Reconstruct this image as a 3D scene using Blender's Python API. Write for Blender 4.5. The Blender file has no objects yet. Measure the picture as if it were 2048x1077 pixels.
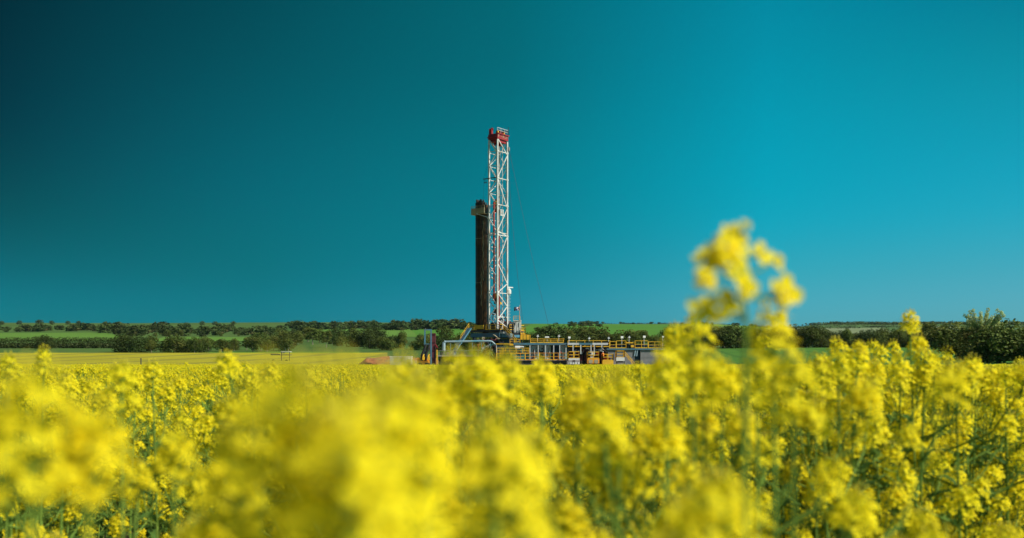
import bpy, math, random
import numpy as np
from mathutils import Vector, noise as mnoise

random.seed(7)
rng = np.random.default_rng(11)
sc = bpy.context.scene
col = sc.collection
R = math.radians

# ------------------------------------------------------------------ camera
CAM_Z = 1.70                      # eye height
F = 1991.0                        # focal length in photo pixels (35 mm lens, 2048 px wide)
HY = 728.0                        # photo row of eye level
cam_d = bpy.data.cameras.new("camera")
cam_d.lens = 35.0
cam_d.sensor_width = 36.0
cam_d.shift_y = (HY - 538.5) / 2048.0
cam_d.clip_start = 0.03
cam_d.clip_end = 30000.0
cam_d.dof.use_dof = True
cam_d.dof.focus_distance = 60.0
cam_d.dof.aperture_fstop = 4.0
cam = bpy.data.objects.new("camera", cam_d)
cam.location = (0, 0, CAM_Z)
cam.rotation_euler = (R(90), 0, 0)
col.objects.link(cam)
sc.camera = cam

# ------------------------------------------------------------------ world, sun, exposure
SUN_EL = R(36.0)
SUN_AZ = R(115.0)                 # clockwise from the view direction: to the right, a little behind
world = bpy.data.worlds.new("World")
sc.world = world
world.use_nodes = True
nt = world.node_tree
bg = nt.nodes["Background"]
sky = nt.nodes.new("ShaderNodeTexSky")
sky.sky_type = 'NISHITA'
sky.sun_disc = False
sky.sun_elevation = SUN_EL
sky.sun_rotation = SUN_AZ


def wmath(op, a, b=None, clamp=False):
    n = nt.nodes.new("ShaderNodeMath")
    n.operation = op
    n.use_clamp = clamp
    for i, v in enumerate((a, b)):
        if v is None:
            continue
        if isinstance(v, (int, float)):
            n.inputs[i].default_value = v
        else:
            nt.links.new(v, n.inputs[i])
    return n.outputs[0]


# polarised, vignetted sky: a tint by direction, with added fill light overhead
tc = nt.nodes.new("ShaderNodeTexCoord")
sx = nt.nodes.new("ShaderNodeSeparateXYZ")
nt.links.new(tc.outputs["Generated"], sx.inputs[0])
hx, hy_, hz = sx.outputs
hlen = wmath('SQRT', wmath('ADD', wmath('MULTIPLY', hx, hx), wmath('MULTIPLY', hy_, hy_)))
hlen = wmath('MAXIMUM', hlen, 0.001)
az = wmath('DIVIDE', hx, hlen)
el = wmath('DIVIDE', hz, hlen)
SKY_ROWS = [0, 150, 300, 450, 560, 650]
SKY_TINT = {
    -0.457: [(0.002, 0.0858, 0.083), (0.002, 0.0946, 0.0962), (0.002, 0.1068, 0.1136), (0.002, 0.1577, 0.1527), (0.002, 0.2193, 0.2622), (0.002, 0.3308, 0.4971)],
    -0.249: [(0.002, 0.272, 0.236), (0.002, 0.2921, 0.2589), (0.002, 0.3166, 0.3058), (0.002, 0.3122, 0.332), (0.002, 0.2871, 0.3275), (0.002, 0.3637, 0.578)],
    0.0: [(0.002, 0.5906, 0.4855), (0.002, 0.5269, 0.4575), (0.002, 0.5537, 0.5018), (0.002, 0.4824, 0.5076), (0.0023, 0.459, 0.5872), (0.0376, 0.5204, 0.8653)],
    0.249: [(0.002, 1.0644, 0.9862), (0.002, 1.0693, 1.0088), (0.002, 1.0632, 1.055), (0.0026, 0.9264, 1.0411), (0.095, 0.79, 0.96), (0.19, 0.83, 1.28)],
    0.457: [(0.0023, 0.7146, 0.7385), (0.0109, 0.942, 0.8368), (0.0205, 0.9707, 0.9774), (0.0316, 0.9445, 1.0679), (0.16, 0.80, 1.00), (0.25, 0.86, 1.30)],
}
mixed = None
prev = None
for a_, cols in SKY_TINT.items():
    rp = nt.nodes.new("ShaderNodeValToRGB")
    rp.color_ramp.interpolation = 'B_SPLINE'
    es = rp.color_ramp.elements
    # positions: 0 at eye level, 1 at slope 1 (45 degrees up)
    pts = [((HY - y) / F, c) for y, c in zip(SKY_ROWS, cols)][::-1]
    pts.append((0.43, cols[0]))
    pts.append((0.75, (0.95, 1.25, 1.35)))  # sky above the view, brightened as added fill light
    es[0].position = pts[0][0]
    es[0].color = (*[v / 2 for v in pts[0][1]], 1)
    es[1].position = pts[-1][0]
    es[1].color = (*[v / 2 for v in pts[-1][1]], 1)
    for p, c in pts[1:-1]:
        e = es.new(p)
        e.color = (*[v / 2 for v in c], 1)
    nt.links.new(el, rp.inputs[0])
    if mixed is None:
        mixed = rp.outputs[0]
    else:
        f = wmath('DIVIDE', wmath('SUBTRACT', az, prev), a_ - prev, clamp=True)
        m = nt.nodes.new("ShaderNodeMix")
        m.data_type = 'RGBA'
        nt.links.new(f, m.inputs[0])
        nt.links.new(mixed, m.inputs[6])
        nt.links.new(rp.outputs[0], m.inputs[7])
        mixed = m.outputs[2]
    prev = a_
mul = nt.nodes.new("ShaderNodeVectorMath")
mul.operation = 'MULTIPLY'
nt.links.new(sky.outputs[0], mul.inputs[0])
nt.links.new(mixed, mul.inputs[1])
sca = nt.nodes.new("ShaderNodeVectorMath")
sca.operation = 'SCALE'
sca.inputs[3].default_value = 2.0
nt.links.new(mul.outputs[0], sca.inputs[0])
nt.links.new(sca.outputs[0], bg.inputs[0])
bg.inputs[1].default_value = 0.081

sun_d = bpy.data.lights.new("sun", 'SUN')
sun_d.energy = 4.9
sun_d.angle = R(0.5)
sun_d.color = (1.0, 0.92, 0.80)
sun = bpy.data.objects.new("sun", sun_d)
sdir = Vector((math.sin(SUN_AZ) * math.cos(SUN_EL), math.cos(SUN_AZ) * math.cos(SUN_EL), math.sin(SUN_EL)))
sun.rotation_euler = sdir.to_track_quat('Z', 'Y').to_euler()
sun.location = (60, -30, 60)
col.objects.link(sun)

sc.view_settings.view_transform = 'Standard'
sc.view_settings.look = 'None'
sc.view_settings.exposure = 0.3
sc.view_settings.gamma = 1.0
sc.render.engine = 'CYCLES'
sc.cycles.use_denoising = True
sc.cycles.max_bounces = 8
sc.cycles.diffuse_bounces = 6
sc.cycles.transmission_bounces = 4
sc.cycles.transparent_max_bounces = 8

# ------------------------------------------------------------------ helpers


def W(px, py, Y):
    """world point seen at photo pixel (px, py) at depth Y"""
    return Vector(((px - 1024.0) / F * Y, Y, CAM_Z + (HY - py) / F * Y))


def material(name, color, rough=0.7, vary=0.12, scale=3.0, metal=0.0, trans=0.0, color2=None, c2=(0.45, 0.62), obj_var=0.0, spec=0.3):
    m = bpy.data.materials.new(name)
    m.use_nodes = True
    t = m.node_tree
    b = t.nodes["Principled BSDF"]
    b.inputs["Roughness"].default_value = rough
    b.inputs["Metallic"].default_value = metal
    b.inputs["Specular IOR Level"].default_value = spec
    co = t.nodes.new("ShaderNodeTexCoord")
    nz = t.nodes.new("ShaderNodeTexNoise")
    nz.inputs["Scale"].default_value = scale
    nz.inputs["Detail"].default_value = 5
    t.links.new(co.outputs["Object"], nz.inputs["Vector"])
    rp = t.nodes.new("ShaderNodeValToRGB")
    e = rp.color_ramp.elements
    lo = [max(0, c * (1 - vary)) for c in color]
    hi = [min(1, c * (1 + vary)) for c in color]
    e[0].position, e[1].position = 0.3, 0.7
    e[0].color = (*lo, 1)
    e[1].color = (*hi, 1)
    t.links.new(nz.outputs[0], rp.inputs[0])
    out = rp.outputs[0]
    if color2 is not None:
        n2 = t.nodes.new("ShaderNodeTexNoise")
        n2.inputs["Scale"].default_value = scale * 0.37
        n2.inputs["Detail"].default_value = 6
        t.links.new(co.outputs["Object"], n2.inputs["Vector"])
        r2 = t.nodes.new("ShaderNodeMapRange")
        r2.inputs[1].default_value, r2.inputs[2].default_value = c2
        t.links.new(n2.outputs[0], r2.inputs[0])
        mx = t.nodes.new("ShaderNodeMix")
        mx.data_type = 'RGBA'
        t.links.new(r2.outputs[0], mx.inputs[0])
        t.links.new(out, mx.inputs[6])
        mx.inputs[7].default_value = (*color2, 1)
        out = mx.outputs[2]
    if obj_var > 0:
        oi = t.nodes.new("ShaderNodeObjectInfo")
        hs = t.nodes.new("ShaderNodeHueSaturation")
        mr = t.nodes.new("ShaderNodeMapRange")
        mr.inputs[3].default_value = 1 - obj_var
        mr.inputs[4].default_value = 1 + obj_var
        t.links.new(oi.outputs["Random"], mr.inputs[0])
        t.links.new(mr.outputs[0], hs.inputs["Value"])
        mr2 = t.nodes.new("ShaderNodeMapRange")
        mr2.inputs[3].default_value = 0.5 - obj_var * 0.05
        mr2.inputs[4].default_value = 0.5 + obj_var * 0.05
        mth = t.nodes.new("ShaderNodeMath")
        mth.operation = 'FRACT'
        mm = t.nodes.new("ShaderNodeMath")
        mm.operation = 'MULTIPLY'
        mm.inputs[1].default_value = 7.31
        t.links.new(oi.outputs["Random"], mm.inputs[0])
        t.links.new(mm.outputs[0], mth.inputs[0])
        t.links.new(mth.outputs[0], mr2.inputs[0])
        t.links.new(mr2.outputs[0], hs.inputs["Hue"])
        t.links.new(out, hs.inputs["Color"])
        out = hs.outputs[0]
    t.links.new(out, b.inputs["Base Color"])
    if trans > 0:
        tr = t.nodes.new("ShaderNodeBsdfTranslucent")
        t.links.new(out, tr.inputs[0])
        ms = t.nodes.new("ShaderNodeMixShader")
        ms.inputs[0].default_value = trans
        t.links.new(b.outputs[0], ms.inputs[1])
        t.links.new(tr.outputs[0], ms.inputs[2])
        t.links.new(ms.outputs[0], t.nodes["Material Output"].inputs[0])
    return m


M = {}
M['petal'] = material('petal', (0.95, 0.79, 0.022), 0.6, 0.08, 40, trans=0.52, obj_var=0.05, spec=0.05)
M['bud'] = material('bud', (0.62, 0.53, 0.03), 0.6, 0.2, 60, trans=0.35)
M['stem'] = material('stem', (0.16, 0.25, 0.04), 0.7, 0.2, 12, trans=0.2, obj_var=0.12, spec=0.08)
M['leaf'] = material('leaf', (0.075, 0.15, 0.028), 0.7, 0.25, 10, trans=0.35, obj_var=0.15, spec=0.08)
M['gum'] = material('gum_leaves', (0.092, 0.118, 0.022), 0.7, 0.30, 0.5, trans=0.25, color2=(0.15, 0.122, 0.028), c2=(0.50, 0.7), obj_var=0.28, spec=0.1)
M['gum_dark'] = material('dark_leaves', (0.044, 0.066, 0.014), 0.7, 0.3, 0.5, trans=0.15, obj_var=0.25, spec=0.1)
M['gum_light'] = material('pale_leaves', (0.50, 0.56, 0.22), 0.6, 0.25, 0.9, trans=0.45, color2=(0.36, 0.37, 0.10), c2=(0.45, 0.65), spec=0.15)
M['far_leaf'] = material('far_leaves', (0.056, 0.082, 0.022), 0.8, 0.3, 0.2, trans=0.15, color2=(0.105, 0.078, 0.032), c2=(0.5, 0.7), obj_var=0.28, spec=0.08)
M['bark'] = material('bark', (0.22, 0.18, 0.13), 0.8, 0.3, 3)
M['white'] = material('white_paint', (0.58, 0.57, 0.53), 0.5, 0.10, 1.5, color2=(0.36, 0.27, 0.19), c2=(0.54, 0.74))
M['red'] = material('red_paint', (0.27, 0.020, 0.024), 0.5, 0.2, 2.0, color2=(0.22, 0.03, 0.03), c2=(0.5, 0.7))
M['redhose'] = material('red_hose', (0.30, 0.035, 0.025), 0.55, 0.2, 2.0)
M['pipe'] = material('drill_pipe_steel', (0.052, 0.036, 0.028), 0.65, 0.35, 1.2, color2=(0.13, 0.062, 0.030), c2=(0.5, 0.72), obj_var=0.55)
M['rust'] = material('rusty_pipe', (0.16, 0.075, 0.035), 0.7, 0.4, 2.0, color2=(0.05, 0.03, 0.02), c2=(0.48, 0.6))
M['dark'] = material('dark_steel', (0.035, 0.038, 0.042), 0.6, 0.3, 1.5, color2=(0.07, 0.045, 0.03), c2=(0.55, 0.75))
M['grey'] = material('grey_steel', (0.17, 0.17, 0.17), 0.6, 0.15, 1.0, color2=(0.24, 0.22, 0.20), c2=(0.5, 0.75))
M['lightgrey'] = material('light_grey_steel', (0.50, 0.51, 0.50), 0.5, 0.12, 1.0, color2=(0.36, 0.34, 0.31), c2=(0.55, 0.78))
M['blue'] = material('blue_paint', (0.06, 0.16, 0.22), 0.5, 0.15, 1.2, color2=(0.10, 0.13, 0.14), c2=(0.5, 0.7))
M['paleblue'] = material('pale_blue_paint', (0.24, 0.33, 0.37), 0.5, 0.15, 0.6, color2=(0.06, 0.25, 0.32), c2=(0.47, 0.60))
M['navy'] = material('navy_paint', (0.012, 0.035, 0.055), 0.5, 0.2, 1.2)
M['teal'] = material('teal_paint', (0.02, 0.16, 0.15), 0.5, 0.2, 1.2)
M['yellow'] = material('safety_yellow_paint', (0.66, 0.37, 0.025), 0.5, 0.15, 1.5, color2=(0.36, 0.20, 0.04), c2=(0.58, 0.75))
M['orange'] = material('orange_paint', (0.64, 0.26, 0.025), 0.5, 0.15, 1.2, color2=(0.35, 0.12, 0.03), c2=(0.55, 0.75))
M['beige'] = material('beige_paint', (0.33, 0.28, 0.17), 0.6, 0.2, 0.9, color2=(0.20, 0.16, 0.09), c2=(0.5, 0.7))
M['maroon'] = material('maroon_paint', (0.10, 0.022, 0.026), 0.6, 0.25, 0.9)
M['soil'] = material('red_soil', (0.30, 0.115, 0.04), 0.95, 0.3, 0.9, color2=(0.22, 0.15, 0.06), c2=(0.48, 0.6))
M['black'] = material('black_rubber', (0.012, 0.012, 0.012), 0.7, 0.2, 2)
M['lamp'] = material('white_lamp_glass', (0.85, 0.84, 0.78), 0.25, 0.03, 2)
M['skin'] = material('skin', (0.45, 0.27, 0.19), 0.6, 0.05, 5)
M['hivis'] = material('orange_workwear', (0.85, 0.22, 0.03), 0.7, 0.1, 5)
M['darkcloth'] = material('dark_workwear', (0.025, 0.03, 0.045), 0.8, 0.2, 5)
M['flag_blue'] = material('flag_blue', (0.01, 0.02, 0.10), 0.8, 0.1, 3)
M['flag_red'] = material('flag_red', (0.5, 0.02, 0.03), 0.8, 0.1, 3)
M['flag_white'] = material('flag_white', (0.8, 0.8, 0.8), 0.8, 0.05, 3)


class MB:
    """collects polygons, builds ONE mesh object"""

    def __init__(self, *mats):
        self.v = []
        self.f = []
        self.mi = []
        self.mats = list(mats)
        self.cur = 0

    def add(self, vs, fs):
        o = len(self.v)
        self.v.extend([tuple(p) for p in vs])
        for f in fs:
            self.f.append(tuple(i + o for i in f))
            self.mi.append(self.cur)

    def use(self, i):
        self.cur = i
        return self

    def box(self, c, s, ax=None):
        c = Vector(c)
        if ax is None:
            ax = (Vector((1, 0, 0)), Vector((0, 1, 0)), Vector((0, 0, 1)))
        vs = []
        for k in (-1, 1):
            for j in (-1, 1):
                for i in (-1, 1):
                    vs.append(c + ax[0] * (i * s[0] / 2) + ax[1] * (j * s[1] / 2) + ax[2] * (k * s[2] / 2))
        self.add(vs, [(0, 2, 3, 1), (4, 5, 7, 6), (0, 1, 5, 4), (2, 6, 7, 3), (0, 4, 6, 2), (1, 3, 7, 5)])
        return self

    def boxpx(self, x0, x1, y0, y1, Y0, Y1):
        a = W(x0, y1, Y0)
        b = W(x1, y0, Y0)
        self.box(((a.x + b.x) / 2, (Y0 + Y1) / 2, (a.z + b.z) / 2), (b.x - a.x, Y1 - Y0, b.z - a.z))
        return self

    def bar(self, p, q, w, h=None):
        p, q = Vector(p), Vector(q)
        d = q - p
        if d.length < 1e-6:
            return self
        z = d.normalized()
        up = Vector((0, 0, 1)) if abs(z.z) < 0.95 else Vector((0, 1, 0))
        x = up.cross(z).normalized()
        y = z.cross(x)
        self.box((p + q) / 2, (w, h or w, d.length), (x, y, z))
        return self

    def tube(self, pts, r, n=6, cap=True):
        pts = [Vector(p) for p in pts]
        rs = r if isinstance(r, (list, tuple)) else [r] * len(pts)
        vs = []
        for i, p in enumerate(pts):
            d = (pts[min(i + 1, len(pts) - 1)] - pts[max(i - 1, 0)])
            d = d.normalized() if d.length > 1e-9 else Vector((0, 0, 1))
            up = Vector((0, 0, 1)) if abs(d.z) < 0.9 else Vector((0, 1, 0))
            x = up.cross(d).normalized()
            y = d.cross(x)
            for k in range(n):
                a = 2 * math.pi * k / n
                vs.append(p + (x * math.cos(a) + y * math.sin(a)) * rs[i])
        fs = []
        for i in range(len(pts) - 1):
            for k in range(n):
                k2 = (k + 1) % n
                fs.append((i * n + k, i * n + k2, (i + 1) * n + k2, (i + 1) * n + k))
        if cap:
            fs.append(tuple(range(n - 1, -1, -1)))
            fs.append(tuple((len(pts) - 1) * n + k for k in range(n)))
        self.add(vs, fs)
        return self

    def rail(self, pts, h=1.1, step=1.8, r=0.045, toe=True):
        pts = [Vector(p) for p in pts]
        up = Vector((0, 0, 1))
        for a, b in zip(pts[:-1], pts[1:]):
            n = max(1, round((b - a).length / step))
            for i in range(n + 1):
                p = a.lerp(b, i / n)
                self.bar(p, p + up * h, 2 * r)
            self.bar(a + up * h, b + up * h, 2.0 * r)
            self.bar(a + up * h * .52, b + up * h * .52, 1.6 * r)
            if toe:
                self.bar(a + up * .09, b + up * .09, .03, .16)
        return self

    def build(self, name, mat=None, parent=None, loc=None, smooth=False):
        mats = self.mats if mat is None else [mat]
        off = Vector(loc) if loc is not None else (parent_loc(parent) if parent is not None else Vector((0, 0, 0)))
        me = bpy.data.meshes.new(name)
        v = np.array(self.v, dtype=np.float64).reshape(-1, 3) - np.array(off)
        me.from_pydata(v.tolist(), [], self.f)
        for m in mats:
            me.materials.append(m)
        if mat is None and len(mats) > 1:
            me.polygons.foreach_set('material_index', self.mi)
        if smooth:
            me.polygons.foreach_set('use_smooth', [True] * len(me.polygons))
        me.update()
        o = bpy.data.objects.new(name, me)
        col.objects.link(o)
        if parent is not None:
            o.parent = parent
            if loc is not None:
                o.location = off - parent_loc(parent)
        elif loc is not None:
            o.location = off
        return o


def parent_loc(p):
    l = Vector(p.location)
    while p.parent is not None:
        p = p.parent
        l = l + Vector(p.location)
    return l


def tag(o, label=None, cat=None, group=None, kind=None):
    if label:
        o['label'] = label
    if cat:
        o['category'] = cat
    if group:
        o['group'] = group
    if kind:
        o['kind'] = kind
    return o


def thing(name, label, cat, loc, group=None):
    o = bpy.data.objects.new(name, None)
    o.empty_display_size = 0.2
    o.location = loc
    col.objects.link(o)
    return tag(o, label, cat, group)


def children(o):
    return [c for c in o.children]


def copy_tree(o, parent=None):
    c = o.copy()
    col.objects.link(c)
    if parent is not None:
        c.parent = parent
    for ch in list(o.children):
        copy_tree(ch, c)
    return c


# ------------------------------------------------------------------ terrain
PL = np.array([[150, 750.56], [210, 741], [260, 733], [350, 720], [450, 707.5], [520, 699], [700, 688], [1000, 675], [1500, 661],
               [2100, 651.5], [2600, 647.5], [3000, 647], [4500, 668], [9000, 700]])
PR = np.array([[150, 750.56], [210, 740], [260, 731], [350, 715], [450, 703], [520, 697], [800, 690], [1500, 674], [2500, 663],
               [4000, 655.5], [6000, 648], [7000, 646.5], [9000, 670]])


def ground_z(x, y):
    x = np.asarray(x, float)
    y = np.asarray(y, float)
    yc = np.maximum(y, 150.0)
    t = x / np.maximum(y, 60.0)
    w = np.clip((t - 0.17) / 0.16, 0, 1)
    w = w * w * (3 - 2 * w)
    ly = np.log(yc)
    pl = np.interp(ly, np.log(PL[:, 0]), PL[:, 1])
    pr = np.interp(ly, np.log(PR[:, 0]), PR[:, 1])
    p = pl * (1 - w) + pr * w
    z = CAM_Z + (HY - p) / F * yc
    far = np.clip((yc - 350) / 1500, 0, 1)
    z = z + far * (1.5 * np.sin(x / 190.0 + 1.0) * np.cos(yc / 310.0) + 2.2 * np.sin(x / 520.0 + yc / 900.0))
    # the paddock left of the field lies lower towards the left edge of the hills
    z = np.where(y < 150, 0.0, z)
    return z


def gz(x, y):
    return float(ground_z(x, y))


def sheet(name, xs_of, ys, nx, mat, lift=0.0, kind='structure', label=None, cat=None):
    """a terrain-following sheet: for each y in ys, x runs over xs_of(y)=(x0,x1)"""
    vs = []
    for y in ys:
        x0, x1 = xs_of(y)
        xs = np.linspace(x0, x1, nx + 1)
        z = ground_z(xs, np.full_like(xs, y)) + lift
        vs.extend(zip(xs, [y] * (nx + 1), z))
    fs = []
    n = nx + 1
    for j in range(len(ys) - 1):
        for i in range(nx):
            fs.append((j * n + i, j * n + i + 1, (j + 1) * n + i + 1, (j + 1) * n + i))
    mb = MB()
    mb.add(vs, fs)
    o = mb.build(name, mat, smooth=True)
    tag(o, label, cat, None, kind)
    return o


def ground_mat(name, c1, c2, c3, s1=0.02, s2=0.4, stripe=None, rough=0.95):
    m = bpy.data.materials.new(name)
    m.use_nodes = True
    t = m.node_tree
    b = t.nodes["Principled BSDF"]
    b.inputs["Roughness"].default_value = rough
    b.inputs["Specular IOR Level"].default_value = 0.1
    co = t.nodes.new("ShaderNodeTexCoord")
    n1 = t.nodes.new("ShaderNodeTexNoise")
    n1.inputs["Scale"].default_value = s1
    n1.inputs["Detail"].default_value = 6
    n2 = t.nodes.new("ShaderNodeTexNoise")
    n2.inputs["Scale"].default_value = s2
    n2.inputs["Detail"].default_value = 8
    for n in (n1, n2):
        t.links.new(co.outputs["Object"], n.inputs["Vector"])
    r1 = t.nodes.new("ShaderNodeValToRGB")
    r1.color_ramp.elements[0].position, r1.color_ramp.elements[1].position = 0.38, 0.62
    r1.color_ramp.elements[0].color = (*c1, 1)
    r1.color_ramp.elements[1].color = (*c2, 1)
    t.links.new(n1.outputs[0], r1.inputs[0])
    mr = t.nodes.new("ShaderNodeMapRange")
    mr.inputs[1].default_value, mr.inputs[2].default_value = 0.45, 0.7
    mr.inputs[4].default_value = 0.7
    t.links.new(n2.outputs[0], mr.inputs[0])
    mx = t.nodes.new("ShaderNodeMix")
    mx.data_type = 'RGBA'
    t.links.new(mr.outputs[0], mx.inputs[0])
    t.links.new(r1.outputs[0], mx.inputs[6])
    mx.inputs[7].default_value = (*c3, 1)
    out = mx.outputs[2]
    if stripe:
        ang, period, cs = stripe
        mp = t.nodes.new("ShaderNodeMapping")
        mp.inputs["Rotation"].default_value = (0, 0, R(ang))
        t.links.new(co.outputs["Object"], mp.inputs[0])
        wv = t.nodes.new("ShaderNodeTexWave")
        wv.inputs["Scale"].default_value = 0.314 / period
        wv.inputs["Distortion"].default_value = 1.5
        wv.inputs["Detail"].default_value = 2
        t.links.new(mp.outputs[0], wv.inputs[0])
        rr = t.nodes.new("ShaderNodeMapRange")
        rr.inputs[1].default_value, rr.inputs[2].default_value = 0.80, 0.98
        rr.inputs[4].default_value = 0.8
        t.links.new(wv.outputs[1], rr.inputs[0])
        m2 = t.nodes.new("ShaderNodeMix")
        m2.data_type = 'RGBA'
        t.links.new(rr.outputs[0], m2.inputs[0])
        t.links.new(out, m2.inputs[6])
        m2.inputs[7].default_value = (*cs, 1)
        out = m2.outputs[2]
    t.links.new(out, b.inputs["Base Color"])
    bp = t.nodes.new("ShaderNodeBump")
    bp.inputs["Strength"].default_value = 0.5
    bp.inputs["Distance"].default_value = 0.3
    t.links.new(n2.outputs[0], bp.inputs["Height"])
    t.links.new(bp.outputs[0], b.inputs["Normal"])
    return m


G_base = ground_mat('pasture', (0.055, 0.115, 0.020), (0.075, 0.140, 0.026), (0.085, 0.105, 0.030), 0.006, 0.15)
G_green = ground_mat('green_paddock', (0.095, 0.200, 0.022), (0.115, 0.225, 0.028), (0.125, 0.205, 0.036), 0.008, 0.2, stripe=(20, 14, (0.075, 0.15, 0.022)))
G_bright = ground_mat('bright_green_paddock', (0.065, 0.185, 0.016), (0.085, 0.215, 0.020), (0.09, 0.18, 0.026), 0.01, 0.25, stripe=(-35, 16, (0.055, 0.14, 0.014)))
G_wheat = ground_mat('wheat_paddock', (0.055, 0.150, 0.016), (0.075, 0.180, 0.020), (0.080, 0.150, 0.026), 0.03, 0.8, stripe=(8, 9, (0.05, 0.12, 0.015)))
G_pale = ground_mat('pale_paddock', (0.17, 0.20, 0.085), (0.21, 0.235, 0.11), (0.13, 0.17, 0.07), 0.004, 0.05)
G_olive = ground_mat('olive_paddock', (0.09, 0.115, 0.03), (0.12, 0.13, 0.04), (0.07, 0.08, 0.025), 0.02, 0.3)
G_canola = ground_mat('canola_paddock_yellow', (0.34, 0.29, 0.016), (0.43, 0.36, 0.018), (0.22, 0.22, 0.025), 0.03, 1.2, stripe=(2, 26, (0.20, 0.19, 0.03)))
G_earth = ground_mat('crop_soil', (0.055, 0.055, 0.025), (0.075, 0.07, 0.03), (0.04, 0.05, 0.02), 0.5, 3.0)
G_pad = ground_mat('rig_pad_gravel', (0.30, 0.25, 0.17), (0.36, 0.30, 0.2), (0.25, 0.2, 0.14), 0.1, 2.0)

ys = np.concatenate([np.linspace(-40, 150, 20), np.geomspace(160, 9000, 110)])
sheet('ground', lambda y: (-1.15 * (max(y, 0) + 70), 1.15 * (max(y, 0) + 70)), ys, 130, G_base)


def field(name, px0, px1, Y0, Y1, mat, lift=0.15, skew=0.0):
    ys_ = np.geomspace(Y0, Y1, 14)

    def xs(y):
        s = skew * (y - Y0) / (Y1 - Y0)
        return ((px0 - 1024 + s) / F * y, (px1 - 1024 + s) / F * y)
    return sheet(name, xs, ys_, 30, mat, lift)


sheet('crop_soil', lambda y: (-0.62 * max(y, 0) - 6, 0.62 * max(y, 0) + 6), np.linspace(-6, 136, 20), 20, G_earth, 0.01)
field('canola_paddock', -500, 775, 138, 432, G_canola, 0.75)
field('green_paddock', -400, 268, 800, 1230, G_green, 0.3, skew=-60)
field('green_paddock', 300, 560, 770, 960, G_green, 0.3, skew=30)
field('green_paddock', 330, 720, 438, 470, G_bright, 0.12)
field('green_paddock', 600, 835, 980, 1480, G_green, 0.3, skew=40)
field('green_paddock', 840, 960, 900, 1500, G_bright, 0.35, skew=-20)
field('green_paddock', 1030, 1345, 900, 2300, G_bright, 0.4, skew=40)
field('olive_paddock', -400, 250, 560, 690, G_olive, 0.2)
field('wheat_paddock', 1330, 2500, 142, 512, G_wheat, 0.35)
field('pale_paddock', 1560, 1800, 1700, 3600, G_pale, 0.6, skew=-30)
field('pale_paddock', 1860, 1990, 2300, 4300, G_pale, 0.6)
field('pale_paddock', 1400, 1560, 2100, 2900, G_green, 0.5)
field('rig_pad', 770, 1420, 176, 238, G_pad, 0.08)

# ------------------------------------------------------------------ canola plants


def rnd(a, b):
    return random.uniform(a, b)


def perp(n):
    n = Vector(n).normalized()
    u = n.cross(Vector((0, 0, 1)) if abs(n.z) < 0.9 else Vector((1, 0, 0))).normalized()
    return u, n.cross(u)


def add_flower(mb, c, n, s):
    """four obovate petals round a small pistil"""
    n = Vector(n).normalized()
    u, v = perp(n)
    a0 = rnd(0, 6.28)
    for k in range(4):
        a = a0 + k * math.pi / 2 + rnd(-.12, .12)
        d = u * math.cos(a) + v * math.sin(a)
        e = n.cross(d)
        cup = rnd(.10, .45)
        p = [c + d * .10 * s, c + d * .62 * s + e * .42 * s + n * cup * .5 * s, c + d * 1.02 * s + e * .30 * s + n * cup * s,
             c + d * 1.06 * s - e * .28 * s + n * cup * .9 * s, c + d * .62 * s - e * .44 * s + n * cup * .5 * s]
        mb.add(p, [(0, 1, 2), (0, 2, 3), (0, 3, 4)])


def add_bud(mb, c, d, l, r):
    d = Vector(d).normalized()
    u, v = perp(d)
    b = [c, c + d * l * .55 + u * r, c + d * l * .55 + v * r, c + d * l * .55 - u * r, c + d * l * .55 - v * r, c + d * l]
    mb.add(b, [(0, 2, 1), (0, 3, 2), (0, 4, 3), (0, 1, 4), (5, 1, 2), (5, 2, 3), (5, 3, 4), (5, 4, 1)])


def add_raceme(mb, base, axis, nfl=16, L=.065, s=.0105):
    """mb material slots: 0 petal, 1 bud, 2 stem"""
    axis = Vector(axis).normalized()
    u, v = perp(axis)
    mb.use(2).tube([base - axis * .02, base + axis * L * 1.08], [.0022, .0013], 4, False)
    for i in range(nfl):
        t = (i + .5) / nfl
        a = i * 2.39996 + rnd(-.3, .3)
        rad = u * math.cos(a) + v * math.sin(a)
        ped = .022 * (1.05 - .55 * t) * rnd(.75, 1.2)
        p0 = base + axis * (L * t)
        c = p0 + rad * ped + axis * ped * .45
        mb.use(2).bar(p0, c, .0012)
        n = rad * rnd(.5, 1.0) + axis * rnd(.35, .9) + Vector((0, 0, .25))
        mb.use(0)
        add_flower(mb, c, n, s * rnd(.85, 1.15))
    top = base + axis * (L * 1.02)
    mb.use(1)
    for i in range(11):
        a = i * 2.39996
        r = .0045 + .0085 * math.sqrt(i / 11)
        rad = u * math.cos(a) + v * math.sin(a)
        add_bud(mb, top + rad * r + axis * (.012 * (1 - i / 11)), axis + rad * .5 * i / 11, rnd(.006, .0085), .0019)


def add_pods(mb, p0, p1, n):
    mb.use(2)
    p0, p1 = Vector(p0), Vector(p1)
    ax = (p1 - p0).normalized()
    u, v = perp(ax)
    for i in range(n):
        t = i / n
        a = i * 2.4 + rnd(-.3, .3)
        rad = u * math.cos(a) + v * math.sin(a)
        b = p0.lerp(p1, t)
        m = b + rad * .016 + ax * .008
        mb.tube([b, m], .0007, 3, False)
        l = rnd(.022, .045) * (1.1 - .6 * t)
        mb.tube([m, m + (rad * .55 + ax * .85) * l], [.0012, .0006], 3, False)


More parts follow.
